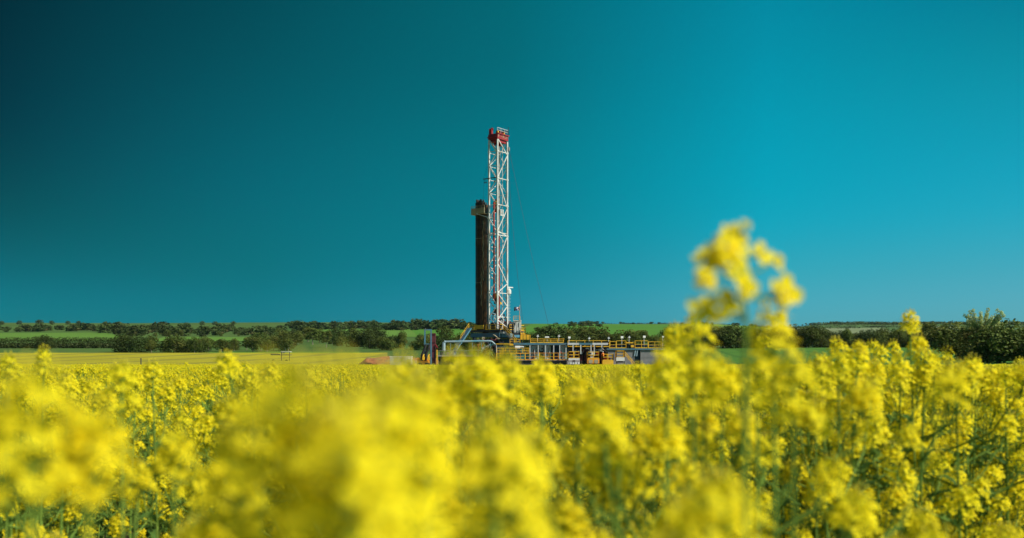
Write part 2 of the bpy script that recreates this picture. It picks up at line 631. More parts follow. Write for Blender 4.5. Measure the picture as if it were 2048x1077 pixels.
def add_leaf(mb, p, d, L, w):
    d = Vector(d).normalized()
    sd = d.cross(Vector((0, 0, 1)))
    sd = sd.normalized() if sd.length > .01 else Vector((1, 0, 0))
    up = sd.cross(d)
    vs = []
    for t, ww, dz in ((0, .12, 0), (.3, .8, .10), (.62, 1.0, .06), (.88, .55, -.10), (1.0, .05, -.2)):
        c = p + d * L * t + up * L * dz
        vs += [c - sd * w * ww * .5 + up * .1 * w * ww, c, c + sd * w * ww * .5 + up * .1 * w * ww]
    fs = []
    for i in range(4):
        for k in range(2):
            fs.append((i * 3 + k, i * 3 + k + 1, i * 3 + k + 4, i * 3 + k + 3))
    mb.add(vs, fs)


def make_plant(h, nbr=5, lod=0):
    """returns (stem MB, foliage MB, [raceme MBs], tip of the main raceme); lod 0 fine, 1 coarse"""
    st, fo = MB(M['petal'], M['bud'], M['stem']), MB(M['leaf'])
    heads = []
    tip = Vector((rnd(-.06, .06), rnd(-.06, .06), h))
    main = [Vector((0, 0, 0)), Vector((rnd(-.02, .02), rnd(-.02, .02), h * .35)), tip.lerp(Vector((0, 0, h)), .4) - Vector((0, 0, h * .35)),
            tip - Vector((tip.x * .1, tip.y * .1, .075))]
    st.use(2).tube(main, [.0046, .0040, .0030, .0018], 5, False)

    def at(t):
        t = t * 3
        i = min(2, int(t))
        return main[i].lerp(main[i + 1], t - i)

    def head(base, axis, big):
        mb = MB(M['petal'], M['bud'], M['stem'])
        if lod == 0:
            add_raceme(mb, base, axis, nfl=int((20 if big else 17) * rnd(.8, 1.2)), L=(.050 if big else .036) * rnd(.8, 1.3), s=rnd(.0094, .0108))
        heads.append(mb)

    head(main[-1], Vector((tip.x * .3, tip.y * .3, 1)), True)
    add_pods(st, at(.86), at(.99), 6)
    a0 = rnd(0, 6.28)
    for i in range(nbr):
        t = .36 + .50 * i / max(1, nbr - 1) + rnd(-.03, .03)
        p = at(t)
        a = a0 + i * 2.39996
        o = rnd(.09, .27)
        topz = h * (.50 + .46 * (t - .36) / .50) + rnd(-.06, .05)
        e = Vector((p.x + math.cos(a) * o, p.y + math.sin(a) * o, max(topz - .06, p.z + .12)))
        mid = Vector((p.x + math.cos(a) * o * .72, p.y + math.sin(a) * o * .72, p.z + (e.z - p.z) * .45))
        st.use(2).tube([p, mid, e], [.0025, .0020, .0014], 4, False)
        head(e, (e - mid).normalized() * .5 + Vector((0, 0, .6)), False)
        add_pods(st, mid.lerp(e, .45), mid.lerp(e, .95), 3)
        add_leaf(fo, p, Vector((math.cos(a), math.sin(a), .5)), rnd(.05, .10), .022)
    for i in range(6):
        t = rnd(.20, .60)
        a = i * 2.4 + rnd(-.4, .4)
        L = rnd(.09, .20) * (1.25 - .8 * t)
        add_leaf(fo, at(t), Vector((math.cos(a), math.sin(a), rnd(.0, .5))), L, L * rnd(.26, .38))
    return st, fo, heads, tip


def merge(dst, src, idx):
    """append src polygons to dst, mapping material slots by idx"""
    o = len(dst.v)
    dst.v.extend(src.v)
    for f, m in zip(src.f, src.mi):
        dst.f.append(tuple(i + o for i in f))
        dst.mi.append(idx[m])


def mesh_of(mb, name):
    o = mb.build(name)
    me = o.data
    bpy.data.objects.remove(o)
    return me


PLANTS = []          # (height, tip, stem mesh, foliage mesh, [head meshes], joined mesh)
for k, h in enumerate([1.20, 1.27, 1.33, 1.24, 1.38, 1.30, 1.66, 1.72, 1.60]):
    st, fo, hd, tip = make_plant(h, 10 + k % 3)
    j = MB(M['petal'], M['bud'], M['stem'], M['leaf'])
    merge(j, st, (0, 1, 2))
    merge(j, fo, (3,))
    for x in hd:
        merge(j, x, (0, 1, 2))
    PLANTS.append((h, tip, mesh_of(st, 'stem'), mesh_of(fo, 'foliage'), [mesh_of(x, 'flower_head') for x in hd], mesh_of(j, 'canola_plant')))


def crop_height(x, y):
    """slow waves of the crop top: a factor on plant height"""
    a = mnoise.noise(Vector((x * .55, y * .55, 3.1)))
    b = mnoise.noise(Vector((x * .13, y * .13, 8.4)))
    k = 1.135 + .075 * a + .035 * b
    u = x / max(y, .5)
    near = max(0.0, 1 - max(0.0, y - 4.0) / 6.0)
    k += near * (.15 * min(1, max(0, (u - .16) / .16)) + .14 * min(1, max(0, (-.36 - u) / .10)))
    k -= .05 * max(0, 1 - abs(u + .03) / .16)
    return k


random.seed(101)
# sample the crop: plants as points (x, y, proto, scale, rotation)
NEAR_R = 26.0
pts = []
while len(pts) < 8400:
    y = rnd(0.0, 1.0) * NEAR_R
    if rnd(0, 1) > (.60 * y + 2.2) / (.60 * NEAR_R + 2.2):
        continue
    x = rnd(-1, 1) * (0.60 * y + 2.2)
    if y < 2.7 or (x * x + y * y) < 8.4:
        continue
    g = mnoise.noise(Vector((x * .8, y * .8, 1.7)))
    gap = .42 if (x / y > .26 and y < 4.5) or (x / y < -.22 and y < 4.0) else .0   # thinner stands low at both sides
    if g < -.17 + gap and rnd(0, 1) < .8:
        continue
    s = crop_height(x, y) * (rnd(.84, 1.05) if y < 9 and x / y < .2 else rnd(.92, 1.06))
    if rnd(0, 1) < .08:
        s *= rnd(1.04, 1.13)
    kk = random.randrange(6)
    s = min(s, 1.69 / PLANTS[kk][0])
    pts.append((x, y, kk, s, rnd(0, 6.28)))
pts.sort(key=lambda p: p[0] ** 2 + p[1] ** 2)

CROP_GROUP = 'canola plants at the near edge of the crop'
n_ind = 0


def plant_instance(x, y, k, s, rot, label, detailed=True, group=CROP_GROUP, tilt=0.0):
    h, tip, ms, mf, mh, mj = PLANTS[k]
    if detailed:
        o = bpy.data.objects.new('canola_plant', None)
        o.empty_display_size = .1
        parts = [('stem', ms), ('foliage', mf)] + [('flower_head', m) for m in mh]
    else:
        o = bpy.data.objects.new('canola_plant', mj)
        parts = []
    o.location = (x, y, gz(x, y))
    o.rotation_euler = (0, tilt, rot)
    o.scale = (s, s, s)
    col.objects.link(o)
    for nme, m in parts:
        c = bpy.data.objects.new(nme, m)
        col.objects.link(c)
        c.parent = o
    return tag(o, label, 'canola plant', group)


def plant_at(px, py, d, k, label, rot=None, group=None):
    """a plant whose main flower head stands where the photo shows it"""
    rot = rnd(0, 6.28) if rot is None else rot
    h, tip = PLANTS[k][0], PLANTS[k][1]
    t = W(px, py, d)
    s = t.z / (h - .016)
    dx = (tip.x * math.cos(rot) - tip.y * math.sin(rot)) * s
    dy = (tip.x * math.sin(rot) + tip.y * math.cos(rot)) * s
    return plant_instance(t.x - dx, t.y - dy, k, s, rot, label, True, group)


random.seed(202)
# the plants one can single out
plant_at(655, 840, .36, 6, 'huge soft blur of a canola plant, veiling the field left of the drilling rig')
plant_at(750, 815, .40, 7, 'blurred canola plant just right of the largest yellow blur, in front of the pale container')
plant_at(545, 815, .38, 8, 'blurred canola plant below and left of the largest yellow blur')
plant_at(712, 930, .34, 6, 'lowest and softest canola blur in the yellow mass left of the rig')
plant_at(838, 762, .75, 7, 'blurred canola plant in front of the small orange loader')
plant_at(800, 800, .5, 8, 'blurred canola plant at the right end of the yellow mass left of the rig')
plant_at(75, 812, .50, 6, 'wide blurred canola plant over the lower left field')
plant_at(165, 822, .52, 7, 'blurred canola plant right of the wide lower left blur')
plant_at(-20, 850, .60, 8, 'blurred canola plant cut by the left photo edge')
plant_at(985, 900, .48, 8, 'big bright yellow blur of a canola plant at the bottom centre')
plant_at(1035, 945, .55, 6, 'canola plant touching the right side of the big bottom centre blur')
plant_at(700, 930, .48, 7, 'soft blurred canola plant above the bottom edge, left of centre')
plant_at(470, 920, .55, 6, 'soft olive yellow blurred canola plant low in the left half')
plant_at(345, 865, 1.0, 7, 'canola plant with two ragged clumps of bloom in the left half')
plant_at(240, 745, 1.5, 8, 'short pale blurred canola spike before the distant left yellow paddock')
plant_at(1395, 655, 1.3, 8, 'blurred canola plant reaching up to the lowest flowers of the tall stalk')
plant_at(1335, 722, 1.15, 6, 'blurred canola plant veiling the right end of the yellow rig railing')
plant_at(1512, 730, 1.3, 8, 'wide soft canola plant under the middle of the tall stalk')
plant_at(1345, 655, 1.9, 7, 'leaning canola plant just left of the tall single stalk')
plant_at(1385, 700, 1.5, 8, 'canola plant at the foot of the tall single stalk')
plant_at(1540, 648, 1.0, 6, 'blurred column of canola bloom right of the tall single stalk')
plant_at(1455, 728, 1.35, 7, 'broad blurred canola plant beneath the tall single stalk')
plant_at(1580, 742, .95, 8, 'rounded blurred canola plant before the green wheat paddock')
plant_at(1415, 740, 1.0, 6, 'blurred canola plant in front of the grey tanks')
plant_at(1815, 626, 2.7, 7, 'tall canola plant standing out against the dark tree belt')
plant_at(1700, 706, 3.6, 6, 'canola plant at the right end of the green wheat paddock strip')
plant_at(1760, 700, 3.4, 8, 'canola plant left of the tall one by the dark tree belt')
plant_at(1870, 716, 3.0, 6, 'canola plant right of the tall one by the dark tree belt')
plant_at(1985, 738, 3.4, 7, 'canola plant below the big right hand tree')
plant_at(960, 724, 1.15, 8, 'dark edged blurred canola plant before the rig substructure')
plant_at(905, 728, 1.3, 6, 'blurred canola plant below the left rig platform')
plant_at(1090, 725, 1.6, 7, 'blurred canola plant in front of the long roofed shelter')
plant_at(1020, 745, 1.4, 8, 'blurred canola plant below the lower yellow railing')
plant_at(90, 708, 2.6, 6, 'canola plant rising before the dark hedges at far left')
plant_at(20, 720, 2.4, 8, 'canola plant at the far left crop edge')
plant_at(470, 720, 3.0, 7, 'canola plant before the gum tree grove on the left')

# the tall raceme that stands against the sky, flower by flower
root = thing('canola_plant', 'tall canola stalk whose blurred flowers stand clear against the blue sky', 'canola plant', (W(1478, 640, .72).x, .72, 0))
TS = .72
stm = MB(M['stem'])
top = W(1462, 500, TS)
basep = W(1490, 780, TS)
stm.tube([Vector((root.location.x, TS, 0)), Vector((basep.x, TS, basep.z)), W(1492, 640, TS), W(1482, 560, TS), top], [.0030, .0020, .0015, .0012, .0008], 6)
stm.build('stem', None, root)
lf = MB(M['leaf'])
for i in range(8):
    a = i * 2.4
    add_leaf(lf, Vector((root.location.x, TS, .35 + i * .11)), (math.cos(a), math.sin(a), .35), rnd(.10, .18), .045)
lf.build('foliage', None, root)
ax0 = [(1492, 640), (1487, 600), (1482, 560), (1470, 520), (1462, 500)]
for (fx, fy, s, dz, n) in [(1445, 512, .0135, -.012, (-.2, -.8, .6)), (1470, 476, .013, .004, (.1, -.9, .5)), (1410, 522, .0125, -.004, (-.7, -.5, .3)), (1462, 528, .014, -.02, (0, -1, .2)),
                           (1520, 510, .0125, -.006, (.4, -.8, .3)), (1548, 524, .011, .008, (.8, -.5, .2)), (1408, 562, .0105, -.01, (-.4, -.9, .1)),
                           (1487, 570, .0115, -.016, (.1, -.8, -.4)), (1448, 610, .0125, -.012, (-.1, -1, .2)), (1402, 622, .0125, -.008, (-.6, -.8, .1)), (1425, 634, .009, .01, (-.3, -.7, .6)),
                           (1568, 585, .0155, -.012, (.25, -.95, .1)), (1490, 452, .006, 0, (.4, -.4, .8)), (1455, 466, .008, .01, (-.3, -.5, .8)), (1432, 500, .011, .012, (-.5, -.5, .7)),
                           (1452, 494, .013, -.018, (.5, -.8, .3)), (1474, 500, .012, -.014, (.6, -.7, .4)), (1430, 524, .011, -.015, (-.2, -.9, .3)), (1572, 592, .011, -.016, (.6, -.8, .2)), (1412, 556, .009, -.014, (.5, -.8, .3)), (1490, 580, .009, -.02, (.6, -.8, .1)), (1452, 604, .0095, -.016, (.6, -.7, .4))]:
    mb = MB(M['petal'], M['bud'], M['stem'])
    c = W(fx, fy, TS + dz + (-.030 if fx < 1500 and fy > 545 else (.022 if fx > 1500 else .0)))
    j = min(ax0, key=lambda q: abs(q[1] - fy - 22))
    mb.use(2).tube([W(j[0], j[1], TS), c], .0009, 4)
    mb.use(0)
    s *= .78 if fy < 545 else .86
    n = (Vector(n).normalized() * .55 + sdir * .75 + Vector((0, -.55, 0))).normalized()
    add_flower(mb, c, n, s)
    add_flower(mb, c + Vector(n).normalized() * .0015, n, s * .7)
    mb.use(1)
    add_bud(mb, c, n, .006, .0016)
    mb.build('flower', None, root)
bm_ = MB(M['bud'])
for i in range(12):
    a = i * 2.4
    add_bud(bm_, top + Vector((math.cos(a), math.sin(a), 0)) * .001 * i + Vector((0, 0, .004)), (math.cos(a) * .4, math.sin(a) * .4, 1), .009, .002)
bm_.build('bud_cluster', None, root)

random.seed(303)
# loose plants close to the lens, tops below the rig
LOOSE = 'blurred canola plants close to the lens'
placed = 0
while placed < 8:
    d = rnd(.8, 1.5)
    px, py = rnd(-60, 2110), rnd(795, 1100)
    if py < 850 and 780 < px < 1330:
        continue
    if (d < 1.2 and py < 900 and px > 1000) or (px > 1450 and rnd(0, 1) < .6):
        continue
    plant_at(px, py, d, 6 + placed % 3, 'out of focus canola plant in full bloom between lens and crop', group=LOOSE)
    placed += 1

random.seed(404)
# blurred row that hides the foot of the rig
placed = 0
while placed < 26:
    px_row = 815 + 36 * placed
    d = rnd(1.1, 1.9) if px_row < 1330 else rnd(1.9, 3.0)
    px = 815 + 36 * placed + rnd(-22, 22)
    if 1380 < px < 1620:
        placed += 1
        continue
    py = rnd(722, 758) if px < 1330 else rnd(680, 730)
    if 1120 < px < 1325:
        py += 40
    elif px < 930:
        py += 14
    plant_at(px, py, d, 6 + placed % 3, 'soft blurred canola plant in the loose row hiding the foot of the rig', group='blurred plants before the rig')
    placed += 1
for px, py, d, k in ((1650, 722, 3.1, 0), (1682, 716, 3.8, 3), (1722, 704, 3.4, 1), (1745, 722, 2.8, 4), (1785, 690, 3.9, 5), (1838, 668, 3.0, 2), (1852, 705, 2.7, 0), (1890, 712, 3.3, 1),
                     (1925, 732, 3.9, 3), (1948, 728, 3.2, 5), (1972, 736, 3.7, 2), (2010, 732, 3.0, 4), (2036, 730, 3.4, 0), (1610, 735, 3.0, 5), (1800, 725, 2.6, 3), (1908, 732, 2.5, 4), (1700, 738, 2.6, 2), (1640, 748, 2.3, 1)):
    plant_at(px, py, d, k, 'bushy canola plant in the tall stand below the right hand trees', group='tall canola stand at right')
placed = 0
while placed < 30:
    d = rnd(2.6, 7.0)
    px = rnd(-20, 2060)
    py = rnd(722, 760) + (8 if 860 < px < 1320 else 0)
    plant_at(px, py, d, placed % 6, 'slightly soft canola plant standing taller than the crop round it', group='tall plants above the crop top')
    placed += 1

# nearest plants of the crop proper: individual objects
inview = [p for p in pts if abs(p[0]) < .535 * p[1] + .15]
first = inview[:200]
ids = set(id(p) for p in first)
for i, p in enumerate(first):
    plant_instance(*p, 'flowering canola plant in the nearest rows of the crop', i < 80)
rest = [p for p in pts if id(p) not in ids]


def instancer(name, points, meshes, label):
    """ONE object: the crowd of plants, placed by geometry nodes on its own points"""
    src = bpy.data.collections.new(name + '_kinds')
    for i, m in enumerate(meshes):
        src.objects.link(bpy.data.objects.new('kind_%02d' % i, m))
    me = bpy.data.meshes.new(name)
    P = np.array([(p[0], p[1], gz(p[0], p[1])) for p in points], dtype=np.float32)
    me.from_pydata(P.tolist(), [], [])
    a = me.attributes.new('kind', 'INT', 'POINT')
    a.data.foreach_set('value', np.array([p[2] for p in points], dtype=np.int32))
    a = me.attributes.new('size', 'FLOAT', 'POINT')
    a.data.foreach_set('value', np.array([p[3] for p in points], dtype=np.float32))
    a = me.attributes.new('turn', 'FLOAT_VECTOR', 'POINT')
    a.data.foreach_set('vector', np.array([(0, 0, p[4]) for p in points], dtype=np.float32).ravel())
    o = bpy.data.objects.new(name, me)
    col.objects.link(o)
    g = bpy.data.node_groups.new(name, 'GeometryNodeTree')
    g.interface.new_socket('Geometry', in_out='INPUT', socket_type='NodeSocketGeometry')
    g.interface.new_socket('Geometry', in_out='OUTPUT', socket_type='NodeSocketGeometry')
    gi, go = g.nodes.new('NodeGroupInput'), g.nodes.new('NodeGroupOutput')
    ci = g.nodes.new('GeometryNodeCollectionInfo')
    ci.inputs['Collection'].default_value = src
    ci.inputs['Separate Children'].default_value = True
    ci.inputs['Reset Children'].default_value = True
    ip = g.nodes.new('GeometryNodeInstanceOnPoints')
    ip.inputs['Pick Instance'].default_value = True

    def attr(n, t):
        x = g.nodes.new('GeometryNodeInputNamedAttribute')
        x.data_type = t
        x.inputs['Name'].default_value = n
        return next(s for s in x.outputs if s.enabled and s.name == 'Attribute')
    g.links.new(gi.outputs[0], ip.inputs['Points'])
    g.links.new(ci.outputs[0], ip.inputs['Instance'])
    g.links.new(attr('kind', 'INT'), ip.inputs['Instance Index'])
    g.links.new(attr('size', 'FLOAT'), ip.inputs['Scale'])
    er = g.nodes.new('FunctionNodeEulerToRotation')
    g.links.new(attr('turn', 'FLOAT_VECTOR'), er.inputs[0])
    g.links.new(er.outputs[0], ip.inputs['Rotation'])
    g.links.new(ip.outputs[0], go.inputs[0])
    md = o.modifiers.new('plants', 'NODES')
    md.node_group = g
    return tag(o, label, 'canola crop', None, 'stuff')


instancer('canola_crop', rest, [p[5] for p in PLANTS], 'dense yellow canola crop in full flower behind the nearest plants')


random.seed(505)
# far crop: patches of simplified plants
def make_patch():
    mb = MB(M['petal'], M['bud'], M['stem'], M['leaf'])
    for i in range(15):
        x, y = rnd(-.62, .62), rnd(-.62, .62)
        h = rnd(1.10, 1.36)
        mb.use(2).tube([(x, y, .3), (x + rnd(-.05, .05), y + rnd(-.05, .05), h - .06)], [.009, .005], 3, False)
        for b in range(6):
            a = b * 2.4 + i
            o = 0 if b == 0 else rnd(.07, .2)
            c = Vector((x + math.cos(a) * o, y + math.sin(a) * o, h - (0 if b == 0 else rnd(.0, .20))))
            mb.use(2).tube([(x, y, c.z - .3), c - Vector((0, 0, .05))], .004, 3, False)
            mb.use(0)
            for f in range(9):
                fa = f * 2.4
                rr = rnd(.012, .036)
                p = c + Vector((math.cos(fa) * rr, math.sin(fa) * rr, rnd(-.05, .03)))
                n = Vector((math.cos(fa), math.sin(fa), rnd(.2, 1.4)))
                u, v = perp(n)
                s = rnd(.011, .016)
                mb.add([p - u * s, p - v * s, p + u * s, p + v * s], [(0, 1, 2, 3)])
            mb.use(1)
            add_bud(mb, c + Vector((0, 0, .02)), (0, 0, 1), .018, .007)
        mb.use(3)
        for l in range(4):
            a = rnd(0, 6.28)
            add_leaf(mb, Vector((x, y, rnd(.4, .95))), (math.cos(a), math.sin(a), .3), rnd(.10, .18), .05)
    return mesh_of(mb, 'canola_patch')


patches = [make_patch() for _ in range(5)]
fp = []
step = 1.18
for j in range(int((NEAR_R - 1.5) / step), int(134 / step)):
    y = j * step
    xm = .60 * y + 3
    for i in range(int(-xm / step), int(xm / step) + 1):
        x = i * step + rnd(-.3, .3)
        yy = y + rnd(-.3, .3)
        if x * x + yy * yy < (NEAR_R - .5) ** 2 or yy < 8:
            continue
        if mnoise.noise(Vector((x * .25, yy * .25, 5.0))) < -.36:
            continue
        fp.append((x, yy, random.randrange(5), crop_height(x, yy) * rnd(.90, 1.08), random.randrange(4) * math.pi / 2 + rnd(-.2, .2)))
# the wedge corners left between the near disc and the patches are closed by the near plants
instancer('canola_crop', fp, patches, 'far part of the yellow canola crop, up to the drilling pad')

# ------------------------------------------------------------------ trees


def leaf_cloud(mb, clumps, n, size, outward=.8, flat=.0):
    """n leaf tufts spread through the shells of the clumps (centre, radii)"""
    wts = np.array([c[1][0] * c[1][1] + c[1][0] * c[1][2] for c in clumps])
    wts = wts / wts.sum()
    which = rng.choice(len(clumps), n, p=wts)
    C = np.array([c[0] for c in clumps])[which]
    RR = np.array([c[1] for c in clumps])[which]
    d = rng.normal(size=(n, 3))
    d /= np.linalg.norm(d, axis=1)[:, None]
    rad = rng.uniform(.62, 1.08, n) ** .8
    P = C + d * RR * rad[:, None]
    nrm = d * outward + rng.normal(size=(n, 3)) * .45
    nrm[:, 2] += .25
    nrm /= np.linalg.norm(nrm, axis=1)[:, None]
    ref = np.where(np.abs(nrm[:, 2:3]) < .9, np.array([[0, 0, 1.0]]), np.array([[1.0, 0, 0]]))
    u = np.cross(nrm, ref)
    u /= np.linalg.norm(u, axis=1)[:, None]
    v = np.cross(nrm, u)
    a = rng.uniform(0, 6.28, n)[:, None]
    u, v = u * np.cos(a) + v * np.sin(a), v * np.cos(a) - u * np.sin(a)
    s = (size * rng.uniform(.6, 1.35, n))[:, None]
    k = rng.uniform(.45, .8, n)[:, None]
    q = np.stack([P - u * s, P - v * s * k + nrm * s * .15, P + u * s, P + v * s * k + nrm * s * .15], 1).reshape(-1, 3)
    o = len(mb.v)
    mb.v.extend(map(tuple, q.tolist()))
    for i in range(n):
        mb.f.append((o + 4 * i, o + 4 * i + 1, o + 4 * i + 2, o + 4 * i + 3))
        mb.mi.append(mb.cur)


def tree_meshes(h, w, base, nclump, nleaf, size, mat, trunk_r, seed, shape=1.0, spread=1.0):
    """trunk + limbs mesh, crown mesh; unit height h, crown width w, crown starts at base*h"""
    random.seed(seed)
    tk = MB(M['bark'])
    cr = MB(mat)
    z0 = base * h
    clumps = []
    tops = []
    for i in range(nclump):
        t = (i + .5) / nclump
        a = i * 2.39996 + rnd(-.5, .5)
        zz = z0 + (h - z0) * (t ** .85) * .92
        prof = math.sin(math.pi * min(1, .22 + .72 * t)) ** .7
        rr = w / 2 * prof * rnd(.30, .82) * spread
        c = Vector((math.cos(a) * rr, math.sin(a) * rr, zz))
        s = w * rnd(.13, .24) * shape
        clumps.append((tuple(c), (s, s, s * rnd(.6, .95))))
        tops.append(c)
    lean = Vector((rnd(-.05, .05) * h, rnd(-.05, .05) * h, 0))
    m1 = Vector((lean.x * .4, lean.y * .4, max(z0, h * .25)))
    tk.tube([(0, 0, -.3), (lean.x * .1, lean.y * .1, h * .08), m1, Vector((lean.x, lean.y, h * .72))], [trunk_r * 1.35, trunk_r, trunk_r * .75, trunk_r * .2], 6)
    for c in random.sample(tops, min(8, len(tops))):
        b = m1.lerp(Vector((lean.x, lean.y, h * .6)), rnd(0, .7))
        mid = b.lerp(c, .5) + Vector((0, 0, -.03 * h))
        tk.tube([b, mid, c], [trunk_r * .42, trunk_r * .28, trunk_r * .1], 4, False)
    leaf_cloud(cr, clumps, nleaf, size)
    return mesh_of(tk, 'trunk'), mesh_of(cr, 'crown')


KIND = {
    'gum': [(10, tree_meshes(10, 10, .22, 17, 2300, .34, M['gum'], .26, s)) for s in (1, 2, 3)],
    'low': [(10, tree_meshes(10, 13, .04, 20, 2600, .38, M['gum'], .28, s, 1.05)) for s in (4, 5, 6)],
    'tall': [(12, tree_meshes(12, 8.5, .34, 13, 1700, .34, M['gum'], .24, s, 1.0, 1.1)) for s in (7, 8)],
    'dark': [(10, tree_meshes(10, 14, .0, 22, 2800, .36, M['gum_dark'], .25, s, 1.1)) for s in (9, 10)],
    'bush': [(5, tree_meshes(5, 8, .0, 13, 1300, .30, M['gum'], .12, s, 1.1)) for s in (11, 12)],
    'far': [(8, tree_meshes(8, 10, .08, 12, 420, .75, M['far_leaf'], .3, s, 1.1)) for s in (13, 14, 15)],
    'fardot': [(8, tree_meshes(8, 12, .16, 10, 320, .8, M['far_leaf'], .3, s, 1.15)) for s in (16, 17)],
}
random.seed(99)


def tree(px, Y, hpx, kind, label, group=None, name='gum_tree', cat='tree', wid=1.0):
    h0, (tm, cm) = random.choice(KIND[kind])
    if kind == 'far':
        wid *= 1.25
    x = (px - 1024) / F * Y
    s = hpx / F * Y / h0
    o = thing(name, label, cat, (x, Y, gz(x, Y) - .1), group)
    o.rotation_euler = (0, 0, rnd(0, 6.28))
    ww = s * wid * rnd(.9, 1.12)
    o.scale = (ww, ww, s)
    for n, m in (('trunk', tm), ('crown', cm)):
        c = bpy.data.objects.new(n, m)
        col.objects.link(c)
        c.parent = o
    return o


def belt(x0, x1, n, Y0, Y1, h0, h1, kinds, label, group, name='gum_tree', cat='tree', wid=1.0):
    for i in range(n):
        px = x0 + (x1 - x0) * (i + rnd(-.4, 1.4)) / n
        tree(px, rnd(Y0, Y1), rnd(h0 * .8, h1 * 1.08), random.choice(kinds), label, group, name, cat, wid * rnd(.8, 1.6))


# skyline trees on the left ridge
for x in (4, 39, 79, 104, 136, 157, 405, 430, 466):
    tree(x, 2060, 8 if x != 79 else 10, 'fardot', 'tiny round paddock tree alone on the left skyline', 'lone trees along the left skyline', wid=1.0 if x != 79 else 1.3)
belt(-30, 235, 20, 1330, 1500, 10, 14, ['far'], 'shrubby tree in the broken row above the pale green left paddock', 'broken tree row above the left paddock')
belt(200, 600, 38, 1010, 1330, 11, 20, ['far'], 'brownish green tree in the long wood under the left skyline', 'long wood under the left skyline')
belt(300, 600, 10, 965, 1000, 9, 13, ['far', 'gum'], 'tree along the lower edge of the wood under the left skyline', 'lower edge of the left wood')
# left hedges
for (x0, x1, Y, hpx, lab) in ((-60, 262, 760, 9, 'long dark hedge along the lower side of the pale green left paddock'),
                              (-60, 250, 545, 14, 'lower dark hedge in front of the olive strip at far left')):
    hd = MB(M['gum_dark'])
    cl = []
    hh = hpx / F * Y
    for i in range(60):
        px = x0 + (x1 - x0) * i / 59
        x = (px - 1024) / F * Y
        cl.append(((x, Y + rnd(-1, 1), gz(x, Y) + hh * rnd(.35, .6)), (hh * .9, hh * .7, hh * rnd(.45, .65))))
    leaf_cloud(hd, cl, 5200, hh * .12)
    c0 = ((x0 + x1) / 2 - 1024) / F * Y
    tag(hd.build('hedge', None, None, (c0, Y, gz(c0, Y))), lab, 'hedge')
tree(88, 520, 27, 'dark', 'round black green bush rising above the two left hedges', None, 'round_bush', 'bush')
# left grove
belt(245, 400, 11, 448, 476, 24, 35, ['low', 'dark', 'gum'], 'dense leafy gum tree in the grove behind the left yellow paddock', 'grove behind the left yellow paddock')
belt(385, 590, 15, 470, 505, 20, 28, ['gum', 'tall', 'low'], 'gum tree with bare pale stems right of the dense grove', 'open stemmed row right of the grove')
belt(520, 720, 10, 560, 680, 20, 32, ['gum', 'low', 'tall'], 'tree in the olive thicket behind the largest yellow blur', 'thicket behind the yellow blur')
belt(600, 770, 10, 640, 780, 16, 26, ['gum', 'dark'], 'dark crowned tree scattered over the green slope left of the rig', 'scattered slope trees left of the rig')
tree(672, 800, 24, 'tall', 'slim upright tree with two tiers of leaves on the green slope', None)
belt(580, 780, 26, 1440, 1640, 10, 16, ['far'], 'tree of the thin row on the skyline left of the drill pipes', 'thin skyline row left of the rig')
belt(775, 950, 22, 1400, 1560, 13, 20, ['far'], 'tree of the thick skyline row touching the drill pipes', 'thick skyline row at the drill pipes')
belt(735, 960, 17, 470, 620, 20, 36, ['gum', 'low', 'dark'], 'bushy gum tree in the gully behind the blue steel frame', 'gully trees left of the rig')
belt(930, 1060, 8, 500, 560, 24, 32, ['gum', 'low'], 'tree glimpsed between the legs of the drilling rig', 'trees behind the rig base')
# right of the rig
belt(1068, 1148, 7, 440, 480, 38, 52, ['gum', 'low', 'dark'], 'large full crowned gum tree just right of the driller cabin', 'large trees right of the cabin')
tree(1075, 1300, 10, 'far', 'small dark tree on the skyline beside the driller cabin', None)
belt(1130, 1360, 22, 500, 580, 24, 40, ['gum', 'low', 'tall'], 'gum tree in the row behind the grey tanks', 'row behind the grey tanks')
belt(1145, 1205, 7, 1750, 1850, 7, 10, ['far'], 'scrubby tree of the small copse on the bright green hill', 'copse on the bright green hill')
belt(1120, 1560, 24, 2500, 2800, 3, 5.5, ['far', 'fardot'], 'speck of a tree along the skyline right of the rig', 'skyline specks right of the rig')
belt(1350, 1560, 22, 520, 570, 31, 42, ['gum', 'low'], 'tree of the belt half hidden by the tall canola stalk', 'tree belt behind the tall stalk')
belt(1560, 1930, 44, 516, 575, 25, 39, ['dark', 'low', 'dark', 'gum'], 'dark tree in the unbroken belt beyond the green wheat paddock', 'dark tree belt beyond the wheat')
tree(1858, 530, 50, 'tall', 'tree topping the dark belt left of the big right hand tree', None)
# far right: big bushes and one pale feathery tree
belt(1905, 2075, 8, 285, 330, 50, 66, ['low', 'gum', 'dark'], 'dark bushy tree in the clump below the pale feathery one', 'clump at the right edge')
belt(2000, 2090, 3, 262, 280, 80, 92, ['low', 'gum'], 'olive bush pressed against the right photo edge', 'olive bushes at the right edge')
